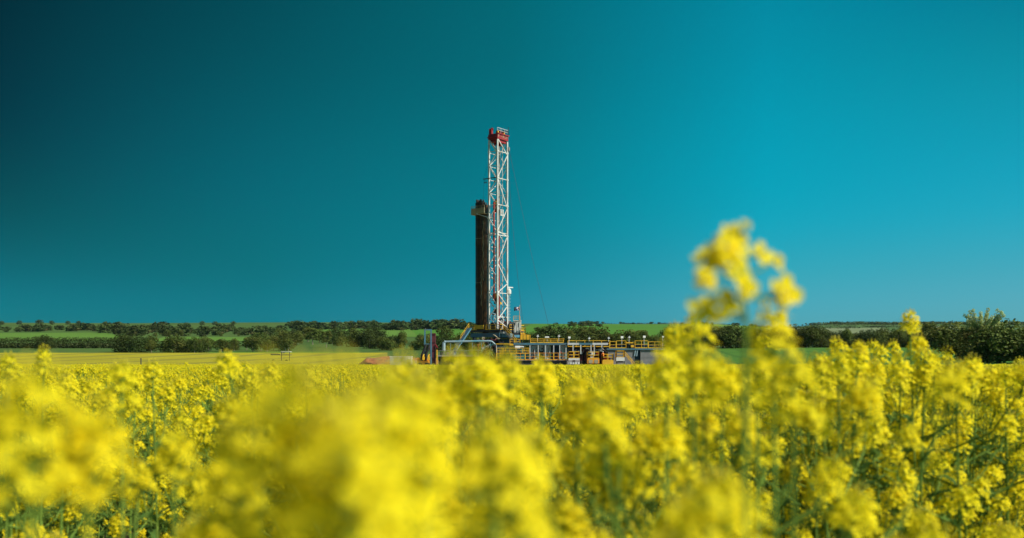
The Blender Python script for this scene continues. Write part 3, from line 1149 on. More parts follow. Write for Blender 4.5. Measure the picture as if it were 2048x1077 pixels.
# the pale tree
random.seed(5)
Yp = 274.0
xp = (1966 - 1024) / F * Yp
root = thing('feathery_tree', 'tall tree with pale feathery branch tips above the dark bushes at right', 'tree', (xp, Yp, gz(xp, Yp)))
tk, cr, ct = MB(M['bark']), MB(M['gum_light']), MB(M['gum'])
H = (W(1966, 616, Yp).z - gz(xp, Yp))
tk.tube([(xp, Yp, root.location.z - .3), (xp + .2, Yp, root.location.z + H * .4), (xp + .1, Yp, root.location.z + H * .7)], [.38, .3, .14], 7)
cl = []
for i in range(26):
    a = rnd(-1.35, 1.35)
    L = rnd(.55, 1.0)
    e = Vector((xp + math.sin(a) * 6.6 * L, Yp + rnd(-2.6, 2.6), root.location.z + H * .58 + math.cos(a) * H * .42 * L))
    b = Vector((xp + .1, Yp, root.location.z + H * rnd(.38, .62)))
    tk.tube([b, b.lerp(e, .6) - Vector((0, 0, .25)), e], [.10, .06, .02], 4, False)
    for t in (.55, .7, .85, 1.0):
        c = b.lerp(e, t)
        cl.append((tuple(c), (.62 * (1.25 - .5 * t), .62, .78 * (1.25 - .5 * t))))
leaf_cloud(cr, cl, 7500, .17)
leaf_cloud(ct, [((xp + rnd(-6, 6), Yp + rnd(-2, 2), root.location.z + H * rnd(.12, .56)), (2.2, 1.8, 1.7)) for _ in range(18)], 7000, .18)
tk.build('trunk', None, root)
cr.build('feathery_top', None, root)
ct.build('lower_crown', None, root)

# far woods that read as one mass
random.seed(3)
for (x0, x1, Y, hpx, n, lab) in ((1555, 2200, 5600, 7, 7000, 'blue green woodland covering the far right ridge'),
                                 (1580, 2100, 3700, 4, 4200, 'dark strip of wood below the far right ridge'),
                                 (1180, 1560, 2950, 3, 3000, 'thin line of wood on the ridge right of the rig')):
    wd = MB(M['far_leaf'])
    cl = []
    hh = hpx / F * Y
    for i in range(150):
        px = x0 + (x1 - x0) * rnd(0, 1)
        y_ = Y * rnd(.93, 1.12)
        x = (px - 1024) / F * y_
        if mnoise.noise(Vector((px * .02, y_ * .002, 0))) < -.25:
            continue
        cl.append(((x, y_, gz(x, y_) + hh * .35), (hh * rnd(1.2, 3.5), hh * 1.2, hh * rnd(.3, .6))))
    leaf_cloud(wd, cl, n, hh * .22)
    c0 = ((x0 + x1) / 2 - 1024) / F * Y
    tag(wd.build('distant_wood', None, None, (c0, Y, gz(c0, Y))), lab, 'woodland', None, 'stuff')

# ------------------------------------------------------------------ the drilling rig
random.seed(21)
YR = 210.0
CX = (994.8 - 1024) / F * YR
E1 = Vector((-.795, .608, 0))       # along the left mast face, going back
E2 = Vector((.602, .798, 0))        # along the right mast face, going back
UP = Vector((0, 0, 1))


def Q(a, b, z):
    return Vector((CX, YR, 0)) + E1 * a + E2 * b + UP * z


def zr(py):
    return CAM_Z + (HY - py) / F * YR


AX = (E1, E2, UP)
G0 = gz(CX, YR)
rig = thing('drilling_rig', 'tall white lattice drilling rig with a red crown block and dark racked pipes', 'drilling rig', (CX, YR, G0))
MA, MBd = 2.25, 3.42
ZF = zr(660)
ZC = zr(279)
mast = bpy.data.objects.new('mast', None)
col.objects.link(mast)
mast.parent = rig
mast.location = (0, 0, ZF - G0)
corners = [(0, 0), (MA, 0), (MA, MBd), (0, MBd)]
for a, b in corners:
    m = MB()
    m.box(Q(a, b, (ZF + ZC) / 2), (.29, .29, ZC - ZF), AX)
    for py in (470, 409, 356, 302, 585):
        m.box(Q(a, b, zr(py)), (.40, .40, .26), AX)
    m.build('mast_leg', M['white'], mast)


def face_braces(p0, p1, nodes, hs, w=.17, first=0):
    """zigzag between two legs; p0,p1: (a,b) of the legs, nodes: rows of photo y"""
    m = MB()
    for i in range(len(nodes) - 1):
        s, e = (p0, p1) if (i + first) % 2 == 0 else (p1, p0)
        m.bar(Q(*s, zr(nodes[i])), Q(*e, zr(nodes[i + 1])), w)
    for py in hs:
        m.bar(Q(*p0, zr(py)), Q(*p1, zr(py)), w * .85)
    return m


# left face: tight zigzag; right face: long zigzag; the two back faces
nl = [277, 302, 330, 356, 384, 409, 436, 462, 470, 500, 529, 557, 586, 612, 634, 655]
face_braces((MA, 0), (0, 0), nl, [302, 330, 384, 409, 436, 465, 470, 500, 529, 557, 586, 612, 634], .135).build('brace_panel', M['white'], mast)
nr = [276, 306, 356, 414, 462, 470, 526, 566, 586, 612, 640, 655]
face_braces((0, 0), (0, MBd), nr, [302, 356, 409, 465, 470, 586, 634], .16).build('brace_panel', M['white'], mast)
nb = [277, 304, 331, 358, 385, 411, 438, 465, 492, 519, 546, 573, 600, 627, 655]
face_braces((MA, 0), (MA, MBd), nb, nb[1:-1], .12).build('brace_panel', M['white'], mast)
face_braces((MA, MBd), (0, MBd), nb, nb[2:-1:2], .12, 1).build('brace_panel', M['white'], mast)
# ladder with hoops up the right leg, lower part, and a round white tank by it
m = MB()
for s in (-.18, .18):
    m.bar(Q(-.1 + s, MBd + .3, ZF), Q(-.1 + s, MBd + .3, zr(585)), .07)
for i in range(24):
    z = ZF + i * (zr(585) - ZF) / 24
    m.bar(Q(-.28, MBd + .3, z), Q(.08, MBd + .3, z), .06)
    if i % 2 == 0:
        m.tube([Q(-.1 + .42 * math.cos(t), MBd + .3 + .5 * abs(math.sin(t)), z + .1) for t in np.linspace(0, math.pi, 6)], .035, 4)
m.build('ladder', M['white'], mast)
m = MB()
m.tube([Q(-.1, MBd + .45, zr(588)), Q(-.1, MBd + .45, zr(586)), Q(-.1, MBd + .45, zr(579)), Q(-.1, MBd + .45, zr(575))], [.25, .5, .5, .2], 10)
m.bar(Q(0, MBd, zr(573)), Q(-.3, MBd + 1.6, zr(573)), .22)
m.build('junction_drum', M['white'], mast)
m = MB()
m.box(Q(-.1, MBd + .25, zr(293)), (.5, .4, .8), AX)
m.bar(Q(-.1, MBd + .45, zr(298)), Q(-.1, MBd + .45, zr(288)), .12)
m.build('lamp_bracket', M['grey'], mast)
# hoses, standpipe, guide rails, block and drive inside the mast
m = MB()
m.tube([Q(1.30, .5, zr(403)), Q(1.32, .5, zr(470)), Q(1.28, .5, zr(540)), Q(1.30, .5, zr(600))], .20, 7)
m.build('rotary_hose', M['redhose'], mast)
m = MB()
m.tube([Q(.35, 1.0, zr(471)), Q(.35, 1.05, zr(540)), Q(.32, 1.0, zr(600)), Q(.4, 1.0, zr(650))], .14, 7)
m.tube([Q(.0, .62, zr(474)), Q(.0, .62, zr(650))], .07, 6)
for py in range(480, 650, 13):
    m.box(Q(.3, .95, zr(py)), (.35, .35, .14), AX)
m.build('kelly_hose', M['redhose'], mast)
m = MB()
for a in (.75, 1.5):
    m.bar(Q(a, MBd - .7, ZF), Q(a, MBd - .7, ZC), .16)
m.build('guide_rail', M['lightgrey'], mast)
m = MB()
for k in range(6):
    m.tube([Q(1.0 + .08 * k, 1.6, zr(284)), Q(1.0 + .08 * k, 1.6, zr(404))], .022, 4)
m.build('drilling_line', M['dark'], mast)
m = MB(M['red'], M['yellow'])
m.box(Q(1.25, 1.2, zr(412)), (.75, .5, 2.2), AX)
m.use(1).box(Q(1.25, 1.0, zr(404)), (.6, .5, .7), AX)
m.use(0).tube([Q(1.25, .9, zr(400)), Q(1.25, 1.5, zr(400))], .35, 10)
m.build('travelling_block', None, mast)
m = MB()
for s in (-.34, .34):
    m.box(Q(.05, 1.6 + s, zr(424)), (.12, .30, 1.35), AX)
m.box(Q(.05, 1.6, zr(429)), (.1, .9, .16), AX)
m.build('link_hanger', M['white'], mast)
m = MB(M['yellow'], M['dark'], M['red'])
m.box(Q(1.5, 1.3, zr(591)), (.9, .8, 1.0), AX)
m.use(1).box(Q(1.2, 1.5, zr(600)), (.9, 1.1, 1.6), AX)
m.use(2).tube([Q(1.0, 1.2, zr(612)), Q(1.0, 1.2, zr(655))], .16, 8)
m.use(1).box(Q(1.1, 1.0, zr(622)), (.8, .9, .9), AX)
m.use(0).box(Q(.6, 1.7, zr(606)), (.5, .4, .5), AX)
m.build('top_drive', None, mast)
# standpipe with valves near the floor, the messy belt of hydraulic lines
m = MB(M['lightgrey'], M['dark'], M['red'])
for i in range(16):
    a, b = rnd(-.2, 2.2), rnd(.0, 3.3)
    z = rnd(ZF + .2, ZF + 3.4)
    m.use(i % 3)
    m.tube([Q(a, b, z), Q(a + rnd(-.5, .5), b + rnd(-.5, .5), z - rnd(.2, .9)), Q(a + rnd(-.3, .3), b + rnd(-.5, .5), ZF)], .08, 5)
    m.box(Q(a, b, z), (.28, .28, .3), AX)
m.build('hydraulic_manifold', None, mast)
# crown
crown = bpy.data.objects.new('crown', None)
col.objects.link(crown)
crown.parent = rig
crown.location = (0, 0, ZC - G0)
m = MB()
m.box(Q(MA / 2, MBd / 2, ZC + .72), (MA + .3, MBd + .3, 1.1), AX)
m.box(Q(MA / 2, -.30, ZC + .60), (MA + .6, .12, .22), AX)
m.box(Q(-.30, MBd / 2, ZC + 1.28), (.12, MBd + .6, .2), AX)
m.box(Q(MA / 2, MBd / 2, ZC - .1), (MA - .3, MBd - .4, .6), AX)
for a, b, s in ((.4, .5, .4), (1.6, 1.2, .35), (1.0, 2.3, .45)):
    m.box(Q(a, b, ZC - .55), (s, s, .8), AX)
m.build('crown_frame', M['red'], crown)
m = MB(M['flag_white'])
for k, b in enumerate((.15, 1.15, 1.75, 2.35, 2.95)):      # the weathered markings on the crown board
    z = ZC + .78
    if k == 1:
        m.box(Q(-.165, b, z), (.02, .28, .08), AX)
    else:
        m.box(Q(-.165, b, z), (.02, .10, .50), AX)
        m.box(Q(-.165, b + .17, z + (.2 if k != 3 else -.2)), (.02, .24, .10), AX)
        if k in (0, 2, 4):
            m.box(Q(-.165, b + .15, z), (.02, .20, .08), AX)
m.build('crown_lettering', M['beige'], crown)
for b in (1.1, 1.9, 2.6):
    m = MB()
    m.tube([Q(.7, b, ZC + 1.75), Q(.7, b + .16, ZC + 1.75)], .62, 14)
    m.build('sheave', M['red'], crown)
m = MB()
m.box(Q(1.9, .2, ZC + 1.9), (.7, .5, 1.1), AX)
m.tube([Q(2.2, .1, ZC + 2.2), Q(1.5, .5, ZC + 2.5)], .3, 8)
m.bar(Q(2.2, .3, ZC + 1.3), Q(1.6, .2, ZC + 2.7), .2)
m.build('jib_winch', M['red'], crown)
m = MB()
m.rail([Q(-.1, -.1, ZC + 1.38), Q(-.1, MBd + .1, ZC + 1.38), Q(MA + .1, MBd + .1, ZC + 1.38)], 1.1, 1.1, .04, False)
m.build('railing', M['lightgrey'], crown)
m = MB()
m.box(Q(-.1, 0, ZC + 1.55), (.3, .3, .35), AX)
m.box(Q(.0, 2.2, ZC + 1.55), (.3, .3, .35), AX)
m.build('warning_lamp', M['yellow'], crown)
m = MB()
m.bar(Q(-.1, MBd + .3, ZC + 1.3), Q(-.1, MBd + .3, ZC + 3.3), .09)
m.bar(Q(.1, MBd - 1.2, ZC + 2.25), Q(-.1, MBd + .1, ZC + 2.15), .16)
m.build('antenna', M['dark'], crown)
# jib arm with two hanging hooks, racking board
m = MB()
zj = zr(355)
m.bar(Q(.1, -.1, zj), Q(3.6, -.3, zj - .05), .16)
for a in (3.4, 3.0, .7):
    m.bar(Q(a, -.25, zj), Q(a - .15, -.25, zj - .75), .06)
    m.box(Q(a - .15, -.25, zj - .85), (.2, .2, .2), AX)
m.build('jib_arm', M['dark'], rig)
m = MB()
m.tube([Q(3.5, -.25, zj), Q(3.6, -.25, zr(400))], .018, 4)
m.tube([Q(2.3, -.1, zr(325)), Q(3.6, -.3, zj)], .018, 4)
m.build('jib_cable', M['dark'], rig)
rb = bpy.data.objects.new('racking_board', None)
col.objects.link(rb)
rb.parent = rig
m = MB()
m.box(Q(4.55, -.95, zr(419)), (3.7, .10, 1.15), AX)
m.box(Q(4.6, .2, zr(425.4)), (3.8, 2.2, .10), AX)
m.box(Q(6.45, .1, zr(419)), (.10, 2.0, 1.15), AX)
for a in np.linspace(2.8, 6.3, 7):
    m.box(Q(a, -1.03, zr(419)), (.10, .08, 1.3), AX)
m.build('wind_wall', M['beige'], rb)
m = MB()
m.rail([Q(2.7, -1.0, zr(413.5)), Q(6.4, -1.0, zr(413.5))], .45, .9, .035, False)
m.build('railing', M['beige'], rb)
m = MB()
m.bar(Q(4.9, -1.0, zr(425)), Q(2.2, -.2, zr(434)), .14)
m.bar(Q(2.2, -.2, zr(434)), Q(1.9, -.1, zr(409)), .12)
m.bar(Q(2.2, 1.4, zr(434)), Q(4.2, 1.4, zr(425)), .14)
m.box(Q(2.25, -.2, zr(434)), (.4, .3, .4), AX)
m.build('strut', M['lightgrey'], rb)

# rig floor and substructure
fl = bpy.data.objects.new('rig_floor', None)
col.objects.link(fl)
fl.parent = rig
fl.location = (0, 0, ZF - G0)
A0, A1, B0, B1 = -1.5, 6.9, -1.0, 7.6
m = MB()
m.box(Q((A0 + A1) / 2, (B0 + B1) / 2, ZF - .22), (A1 - A0, B1 - B0, .40), AX)
m.build('deck', M['dark'], fl)
m = MB()
m.box(Q((A0 + A1) / 2, B0 + .25, ZF - 1.10), (A1 - A0 - .5, .28, .85), AX)
m.box(Q(A0 + .25, (B0 + B1) / 2 + .2, ZF - 1.10), (.28, B1 - B0 - .9, .85), AX)
m.box(Q((A0 + A1) / 2, B1 - .4, ZF - 1.10), (A1 - A0 - .5, .28, .85), AX)
m.build('floor_beam', M['blue'], fl)
m = MB()
m.rail([Q(A1, B0 + .1, ZF), Q(4.9, B0 + .1, ZF)], 1.1, 1.2, .05)
m.rail([Q(2.4, B0 + .1, ZF), Q(A0 + .1, B0 + .1, ZF), Q(A0 + .1, B0 + 1.2, ZF)], 1.1, 1.2, .05)
m.rail([Q(A0 + .1, 2.4, ZF), Q(A0 + .1, B1, ZF), Q(A1, B1, ZF), Q(A1, B0, ZF)], 1.1, 1.6, .05)
m.build('railing', M['yellow'], fl)
m = MB()
m.box(Q(4.2, B0 + .02, ZF + .62), (2.5, .10, .85), AX)
m.build('kick_panel', M['yellow'], fl)
m = MB()
m.box(Q(A0 - .05, B0 + 1.0, ZF - .65), (1.1, 1.3, .35), AX)
m.build('landing', M['lightgrey'], fl)
m = MB(M['dark'], M['maroon'], M['grey'])
m.box(Q(.9, 5.2, ZF + .9), (2.4, 2.0, 1.8), AX)
m.use(1).tube([Q(.0, 4.4, ZF + 1.3), Q(1.9, 4.4, ZF + 1.3)], .7, 12)
m.use(2).box(Q(2.5, 4.2, ZF + 1.1), (.9, 1.2, 2.2), AX)
m.use(0).box(Q(-.6, 3.9, ZF + .7), (.7, .9, 1.4), AX)
m.use(0).box(Q(1.4, .9, ZF + .8), (1.3, 1.2, 1.6), AX)
m.use(1).bar(Q(.4, .5, ZF), Q(1.2, 2.2, ZF + 3.2), .22)
m.use(0).bar(Q(1.9, .4, ZF), Q(.6, 2.4, ZF + 2.6), .22)
m.build('drawworks', None, fl)
sub = bpy.data.objects.new('substructure', None)
col.objects.link(sub)
sub.parent = rig
m = MB()
zb = ZF - 1.5
for a in (A0 + .7, A1 - .7):
    for b in (B0 + .6, (B0 + B1) / 2, B1 - .6):
        m.bar(Q(a, b, G0 - .2), Q(a, b, zb), .45)
for b in (B0 + .6, B1 - .6):
    m.bar(Q(A0 + .7, b, zb), Q(A1 - .7, b, G0 + .6), .3)
    m.bar(Q(A1 - .7, b, zb), Q(A0 + .7, b, G0 + .6), .3)
    m.bar(Q(A0 + .7, b, zb * .55 + G0), Q(A1 - .7, b, zb * .55 + G0), .3)
for a in (A0 + .7, A1 - .7):
    m.bar(Q(a, B0 + .6, zb), Q(a, B1 - .6, G0 + .6), .3)
    m.bar(Q(a, B1 - .6, zb), Q(a, B0 + .6, G0 + .6), .3)
for k in (.35, 1.6):
    m.box(Q((A0 + A1) / 2, B0 + .6, G0 + k * .6), (A1 - A0, .8, .5), AX)
    m.box(Q((A0 + A1) / 2, B1 - .6, G0 + k * .6), (A1 - A0, .8, .5), AX)
m.build('leg_frame', M['dark'], sub)
m = MB(M['dark'], M['beige'], M['red'])
m.tube([Q(1.2, 1.8, G0), Q(1.2, 1.8, G0 + 1.0), Q(1.2, 1.8, G0 + 5.4)], [.8, .6, .5], 10)
m.box(Q(1.2, 1.8, G0 + 2.2), (2.0, .9, .9), AX)
m.box(Q(1.2, 1.8, G0 + 3.4), (2.0, .9, .9), AX)
m.use(1).tube([Q(3.3, 1.0, G0 + 1.0), Q(3.3, 1.0, G0 + 5.5)], .18, 8)
m.use(2).box(Q(2.6, .6, G0 + 1.6), (.8, .6, .7), AX)
m.build('wellhead_stack', None, sub)
m = MB()
m.box(Q(3.4, 3.6, zb - 1.5), (6.0, 5.0, 2.2), AX)
m.build('cellar_housing', M['dark'], sub)
m = MB(M['dark'], M['grey'], M['beige'], M['maroon'])
random.seed(77)
for i in range(46):
    p = W(rnd(942, 1000), rnd(676, 724), 206.3 + rnd(0, 2.0))
    q = p + Vector((rnd(-1.2, 1.2), rnd(-.5, .5), rnd(-1.6, .8)))
    m.use(i % 4).tube([p, p.lerp(q, .5) + Vector((rnd(-.3, .3), 0, rnd(-.3, .3))), q], rnd(.05, .12), 5)
    if i % 3 == 0:
        m.box(p, (rnd(.2, .9), .4, rnd(.2, .8)))
m.build('pipework', None, sub)
# ramp to the left, stair to the right
m = MB()
p0, p1 = W(939, 657, 209.5), W(918, 688, 207.5)
m.bar(p0, p1, 1.3, .28)
p2 = W(903, 713, 206)
m.bar(p1, p2, 1.1, .22)
m.build('pipe_ramp', M['blue'], rig)
m = MB()
for s in (-.6, .6):
    o = Vector((0, s, -.05))
    q0, q1 = W(938, 657, 209.5) + o, W(921, 682, 207.7) + o
    m.bar(q0 + UP * 1.05, q1 + UP * 1.05, .04)
    m.bar(q0 + UP * .55, q1 + UP * .55, .03)
    for i in range(3):
        p = q0.lerp(q1, i / 2)
        m.bar(p, p + UP * 1.05, .04)
m.build('ramp_railing', M['yellow'], rig)


def stair(mb_t, mb_r, a, b, w=.9, n=14):
    a, b = Vector(a), Vector(b)
    d = (b - a)
    side = d.cross(UP).normalized() * (w / 2)
    for s in (-1, 1):
        mb_t.bar(a + side * s, b + side * s, .06, .16)
        mb_r.bar(a + side * s + UP * 1.05, b + side * s + UP * 1.05, .07)
        mb_r.bar(a + side * s + UP * .55, b + side * s + UP * .55, .07)
        for i in range(4):
            p = a.lerp(b, i / 3) + side * s
            mb_r.bar(p, p + UP * 1.05, .05)
    for i in range(n):
        p = a.lerp(b, (i + .5) / n)
        mb_t.bar(p - side, p + side, .20, .03)


mt, mr = MB(), MB()
stair(mt, mr, W(1009, 662.5, 206.6), W(1031, 688, 205.4))
mt.build('stair_flight', M['grey'], rig)
mr.build('stair_railing', M['yellow'], rig)
m = MB()
a, b = W(1020, 689.5, 205.2), W(1040, 689.5, 205.2)
m.box((a + b) / 2 + Vector((0, .5, -.08)), ((b - a).length, 1.4, .14))
m.rail([a, b], 1.1, 1.0, .05)
m.build('stair_landing', M['yellow'], rig)
# two guy lines and a short cable
for pts in ([(1017, 300), (1020, 380), (1026, 460), (1034, 540), (1045, 640)], [(1018, 300), (1032, 365), (1050, 450), (1070, 540), (1096, 646)]):
    m = MB()
    m.tube([W(x, y, 211 + i * .6) for i, (x, y) in enumerate(pts)], .030, 4)
    m.build('guy_line', M['dark'], rig)

# pipes standing in the rack: each stand a thing of its own
PG = 'drill pipes racked beside the mast'


def pipe_mesh(L):
    mb = MB()
    mb.tube([(0, 0, 0), (0, 0, L)], .066, 7)
    for k in (.0, .335, .665, .985):
        mb.tube([(0, 0, L * k), (0, 0, L * k + .45)], .086, 7)
    return mesh_of(mb, 'drill_pipe')


pms = [pipe_mesh(L) for L in (27.5, 27.9, 27.2, 27.3)]
for j in range(6):
    for i in range(15):
        if (i < 4 and j > 3 and random.random() < .3) or i in (4, 10):
            continue
        p = Q(3.06 + i * .178 + rnd(-.02, .02), -.45 + j * .24 + rnd(-.02, .02), ZF)
        o = bpy.data.objects.new('drill_pipe', pms[(i * 7 + j * 3) % 3])
        o.location = p - UP * (rnd(.5, 1.2) if i < 5 else 0)
        col.objects.link(o)
        k = 'dark brown drill pipe standing in the tight bundle left of the mast'
        if random.random() < (.6 if i <= 2 else .05):
            o.data = pms[3]
        tag(o, k, 'drill pipe', PG)
# the rusty front pipe by the gap
o = bpy.data.objects.new('drill_pipe', pipe_mesh(20.0))
o.data.materials.append(M['soil'])
o.location = Q(2.84, -.25, ZF)
col.objects.link(o)
tag(o, 'rust red single pipe at the right edge of the racked bundle', 'drill pipe')
for me in pms[:3]:
    me.materials.append(M['pipe'])
pms[3].materials.append(M['rust'])

for py in (474.5, 564):
    m = MB()
    for k in range(5):
        a = 5.45 - k * .42
        m.bar(Q(a, -.56, zr(py)), Q(a - .22, -.56, zr(py)), .05, .10)
    m.build('rack_strap', M['beige'], rig)
for a, y0, y1, mt_ in ((3.6, 455, 640, 'soil'), (3.9, 520, 612, 'beige'), (3.35, 440, 560, 'beige')):
    m = MB()
    n = 22
    m.tube([Q(a + .10 * math.sin(i * 1.9) + rnd(-.05, .05), -.62 + .05 * math.sin(i), zr(y0 + (y1 - y0) * i / n)) for i in range(n + 1)], [rnd(.02, .07) for _ in range(n + 1)], 5)
    m.build('hanging_cable', M[mt_], rig)

# drillers cabin with its platform
Yc = 207.5
cab = thing('drillers_cabin', 'white drillers cabin with ribbed side beside the mast foot', 'cabin', (W(1034, 668, Yc).x, Yc, W(1034, 669, Yc).z))
m = MB()
m.boxpx(1027, 1042.5, 642, 667, Yc, Yc + 2.6)
for i in range(9):
    z = W(0, 644 + i * 2.5, Yc).z
    m.box((W(1039.6, 0, Yc).x, Yc - .03, z), (.5, .06, .12))
m.boxpx(1026.6, 1043, 640.8, 642, Yc - .15, Yc + 2.7)
m.build('cabin_body', M['white'], cab)
m = MB()
m.boxpx(1028.6, 1030.6, 645.5, 651, Yc - .06, Yc + .1)
m.boxpx(1036.4, 1037.6, 646, 655, Yc - .06, Yc + .1)
m.build('window', M['navy'], cab)
m = MB()
m.rail([W(1027, 640.8, Yc), W(1040, 640.8, Yc)], .85, 1.2, .04, False)
m.build('roof_railing', M['yellow'], cab)
m = MB()
for x in (1027.6, 1032.6):
    m.tube([W(x, 669, Yc - .2), W(x, 654, Yc - .25), W(x - .4, 644, Yc - .1)], .055, 6)
m.boxpx(1026, 1041, 665.5, 669.5, Yc - .3, Yc + 2.4)
m.boxpx(1023.6, 1026.2, 648, 668, Yc + .2, Yc + 1.4)
for x in (1027, 1040.5):
    m.bar(W(x, 669, Yc), W(x, 690, Yc), .25)
m.build('support_frame', M['dark'], cab)
m = MB()
a, b = W(1041.5, 668, Yc - .4), W(1051, 668, Yc - .4)
m.rail([a, b, b + Vector((0, 2.0, 0))], 1.2, .55, .05)
m.box((a + b) / 2 + Vector((0, 1.0, -.08)), ((b - a).length, 2.0, .14))
m.build('side_platform', M['yellow'], cab)
box = thing('yellow_skip', 'solid yellow steel box under the drillers cabin platform', 'steel box', (W(1051, 686, 206).x, 206, W(0, 687, 206).z))
m = MB()
m.boxpx(1041, 1061.2, 670, 679.6, 205.6, 207.6)
for x in (1041.3, 1047.5, 1054, 1060.8):
    m.boxpx(x - .35, x + .35, 670, 679.6, 205.52, 205.6)
m.build('body', M['yellow'], box)
m = MB()
for x in (1043, 1059):
    m.bar(W(x, 679.6, 206), W(x, 689, 206), .2)
m.bar(W(1043, 688, 206), W(1051, 680, 206), .14)
m.build('stand', M['dark'], box)

# flag on its pole
fp_ = thing('flagpole', 'thin flagpole rising beside the drillers cabin', 'flagpole', W(1039.3, 641, 207.3))
m = MB()
m.tube([W(1039.3, 641, 207.3), W(1039.3, 611.5, 207.3)], [.05, .035], 6)
m.build('pole', M['orange'], fp_)
m = MB()
m.tube([W(1039.3, 611.7, 207.3), W(1039.3, 610.8, 207.3)], [.07, .05], 6)
m.build('finial', M['white'], fp_)
mb = MB(M['flag_blue'], M['flag_white'], M['flag_red'])
NX, NZ = 24, 12


def flag_pt(u, v, off=0.0):
    """u from pole to fly end, v from top to bottom"""
    x = 1039.0 - 11.0 * u
    y = 613.5 + 7.2 * v + 2.2 * u ** 1.3 + .5 * math.sin(u * 6)
    p = W(x, y, 207.3)
    return p + Vector((0, .22 * math.sin(u * 7.0 + v) * u + off, 0))


for iz in range(NZ):
    for ix in range(NX):
        u0, u1, v0, v1 = ix / NX, (ix + 1) / NX, iz / NZ, (iz + 1) / NZ
        uc, vc = (u0 + u1) / 2, (v0 + v1) / 2
        c = 0
        if uc < .5 and vc < .5:
            du, dv = uc / .5 - .5, vc / .5 - .5
            if abs(du) < .05 or abs(dv) < .07:
                c = 2
            elif abs(du) < .11 or abs(dv) < .16 or abs(abs(du) - abs(dv)) < .07:
                c = 1
        elif math.hypot((uc - .25) * 1.6, vc - .76) < .13:
            c = 1
        elif any(math.hypot((uc - a) * 1.6, vc - b) < .065 for a, b in ((.75, .17), (.62, .45), (.88, .40), (.75, .83), (.80, .55))):
            c = 1
        mb.use(c)
        mb.add([flag_pt(u0, v0), flag_pt(u1, v0), flag_pt(u1, v1), flag_pt(u0, v1)], [(0, 1, 2, 3)])
fo_ = mb.build('flag', None, None, W(1039, 614, 207.3))
tag(fo_, 'dark blue flag with white stars and a red cross corner, flying beside the rig', 'flag')

# ------------------------------------------------------------------ equipment round the rig
def legs(mb, xs, py0, Y, w=.18, zg=None):
    for x in xs:
        p = W(x, py0, Y)
        mb.bar(p, (p.x, Y, (gz(p.x, Y) if zg is None else zg) - .15), w)


# left platform with its long pale pipe
t = thing('mud_platform', 'dark railed platform left of the rig under a long pale blue pipe', 'platform', (W(908, 0, 205).x, 205, gz(-11, 205)))
m = MB()
m.boxpx(874, 958, 712, 713.6, 204.5, 208.5)
m.build('deck', M['grey'], t)
m = MB()
m.boxpx(877, 955, 713.6, 735, 205.2, 208)
for x in range(880, 955, 9):
    m.boxpx(x, x + 1.2, 713.6, 733, 205.05, 205.2)
m.build('skid_tank', M['dark'], t)
m = MB()
a = W(875, 711.8, 204.6)
b = W(957, 711.8, 204.6)
m.rail([a, b], 1.05, 1.5, .04)
m.build('railing', M['grey'], t)
m = MB()
for k in range(3):
    x = 873.2 + k * .9
    m.tube([W(x, 735, 204.3), W(x, 700, 204.3)], .05, 5)
for k in range(12):
    m.box((W(874, 0, 204.3).x, 204.3, W(0, 702 + 2.6 * k, 204.3).z), (.3, .1, .07))
m.build('ladder', M['yellow'], t)
m = MB(M['navy'], M['grey'])
m.boxpx(880, 886, 704, 711.8, 205.5, 207)
m.use(1).boxpx(893, 912, 705, 711.8, 206, 208)
m.use(0).boxpx(918, 934, 704, 711.8, 206, 207.6)
m.build('pump_unit', None, t)

t = thing('flow_line', 'long pale blue pipe on posts ending in a sloping piece at the rig', 'pipe', (W(935, 0, 205).x, 205, W(0, 711.8, 205).z))
m = MB()
m.tube([W(887.5, 703, 205), W(887.5, 686, 205), W(889.5, 684, 205), W(893, 683.6, 205)], [.36, .34, .28, .18], 9)
m.tube([W(893, 683.7, 205), W(912, 683.5, 205), W(980, 682.6, 205), W(984, 683.6, 205), W(993, 691.5, 205)], [.18, .21, .20, .17, .12], 9)
m.build('pipe_run', M['paleblue'], t)
for x, y in ((901, 711.8), (945, 711.8), (963, 706), (981, 712), (912, 711.8)):
    m = MB()
    m.bar(W(x, 684, 205), W(x, y, 205), .13)
    m.build('post', M['blue'], t)
m = MB(M['dark'], M['lightgrey'], M['red'], M['teal'])
random.seed(31)
for i in range(26):
    p = W(rnd(955, 990), rnd(688, 716), 206 + rnd(0, 2.5))
    q = p + Vector((rnd(-.9, .9), rnd(-.4, .4), rnd(-1.4, .3)))
    m.use(i % 4).tube([p, p.lerp(q, .5) + Vector((0, 0, rnd(-.3, .3))), q], .10, 5)
    m.box(p, (rnd(.2, .5), .3, rnd(.2, .5)))
o = m.build('valve_manifold', None, None, (W(972, 0, 207).x, 207, gz(-5, 207)))
tag(o, 'tangle of valves and hoses under the sloping end of the pale pipe', 'valve manifold')

# tall blue frame and dark red panel
t = thing('blue_steel_frame', 'tall two post blue steel frame left of the rig', 'steel frame', (W(856, 0, 204).x, 204, gz(-17, 204)))
for x in (849.8, 862.2):
    m = MB()
    m.bar((W(x, 0, 204).x, 204, gz(-17, 204) - .2), W(x, 659.5, 204), .30)
    m.build('post', M['blue'], t)
m = MB()
for y in (660, 688.4):
    m.bar(W(848.6, y, 204), W(863.4, y, 204), .26 if y < 670 else .16)
m.build('crossbar', M['blue'], t)
m = MB()
for x0, x1 in ((851.5, 845), (858.5, 852.5)):
    m.tube([W(x0, 690, 203.6), W(x0 - 1.5, 697, 203.4), W(x1, 708, 203.2), W(x1 - 1.5, 722, 203)], .26, 7)
m.build('hanging_hose', M['black'], t)
t = thing('maroon_wind_panel', 'dark red upright steel panel behind the blue frame', 'steel panel', (W(866, 0, 206).x, 206, gz(-16, 206)))
m = MB()
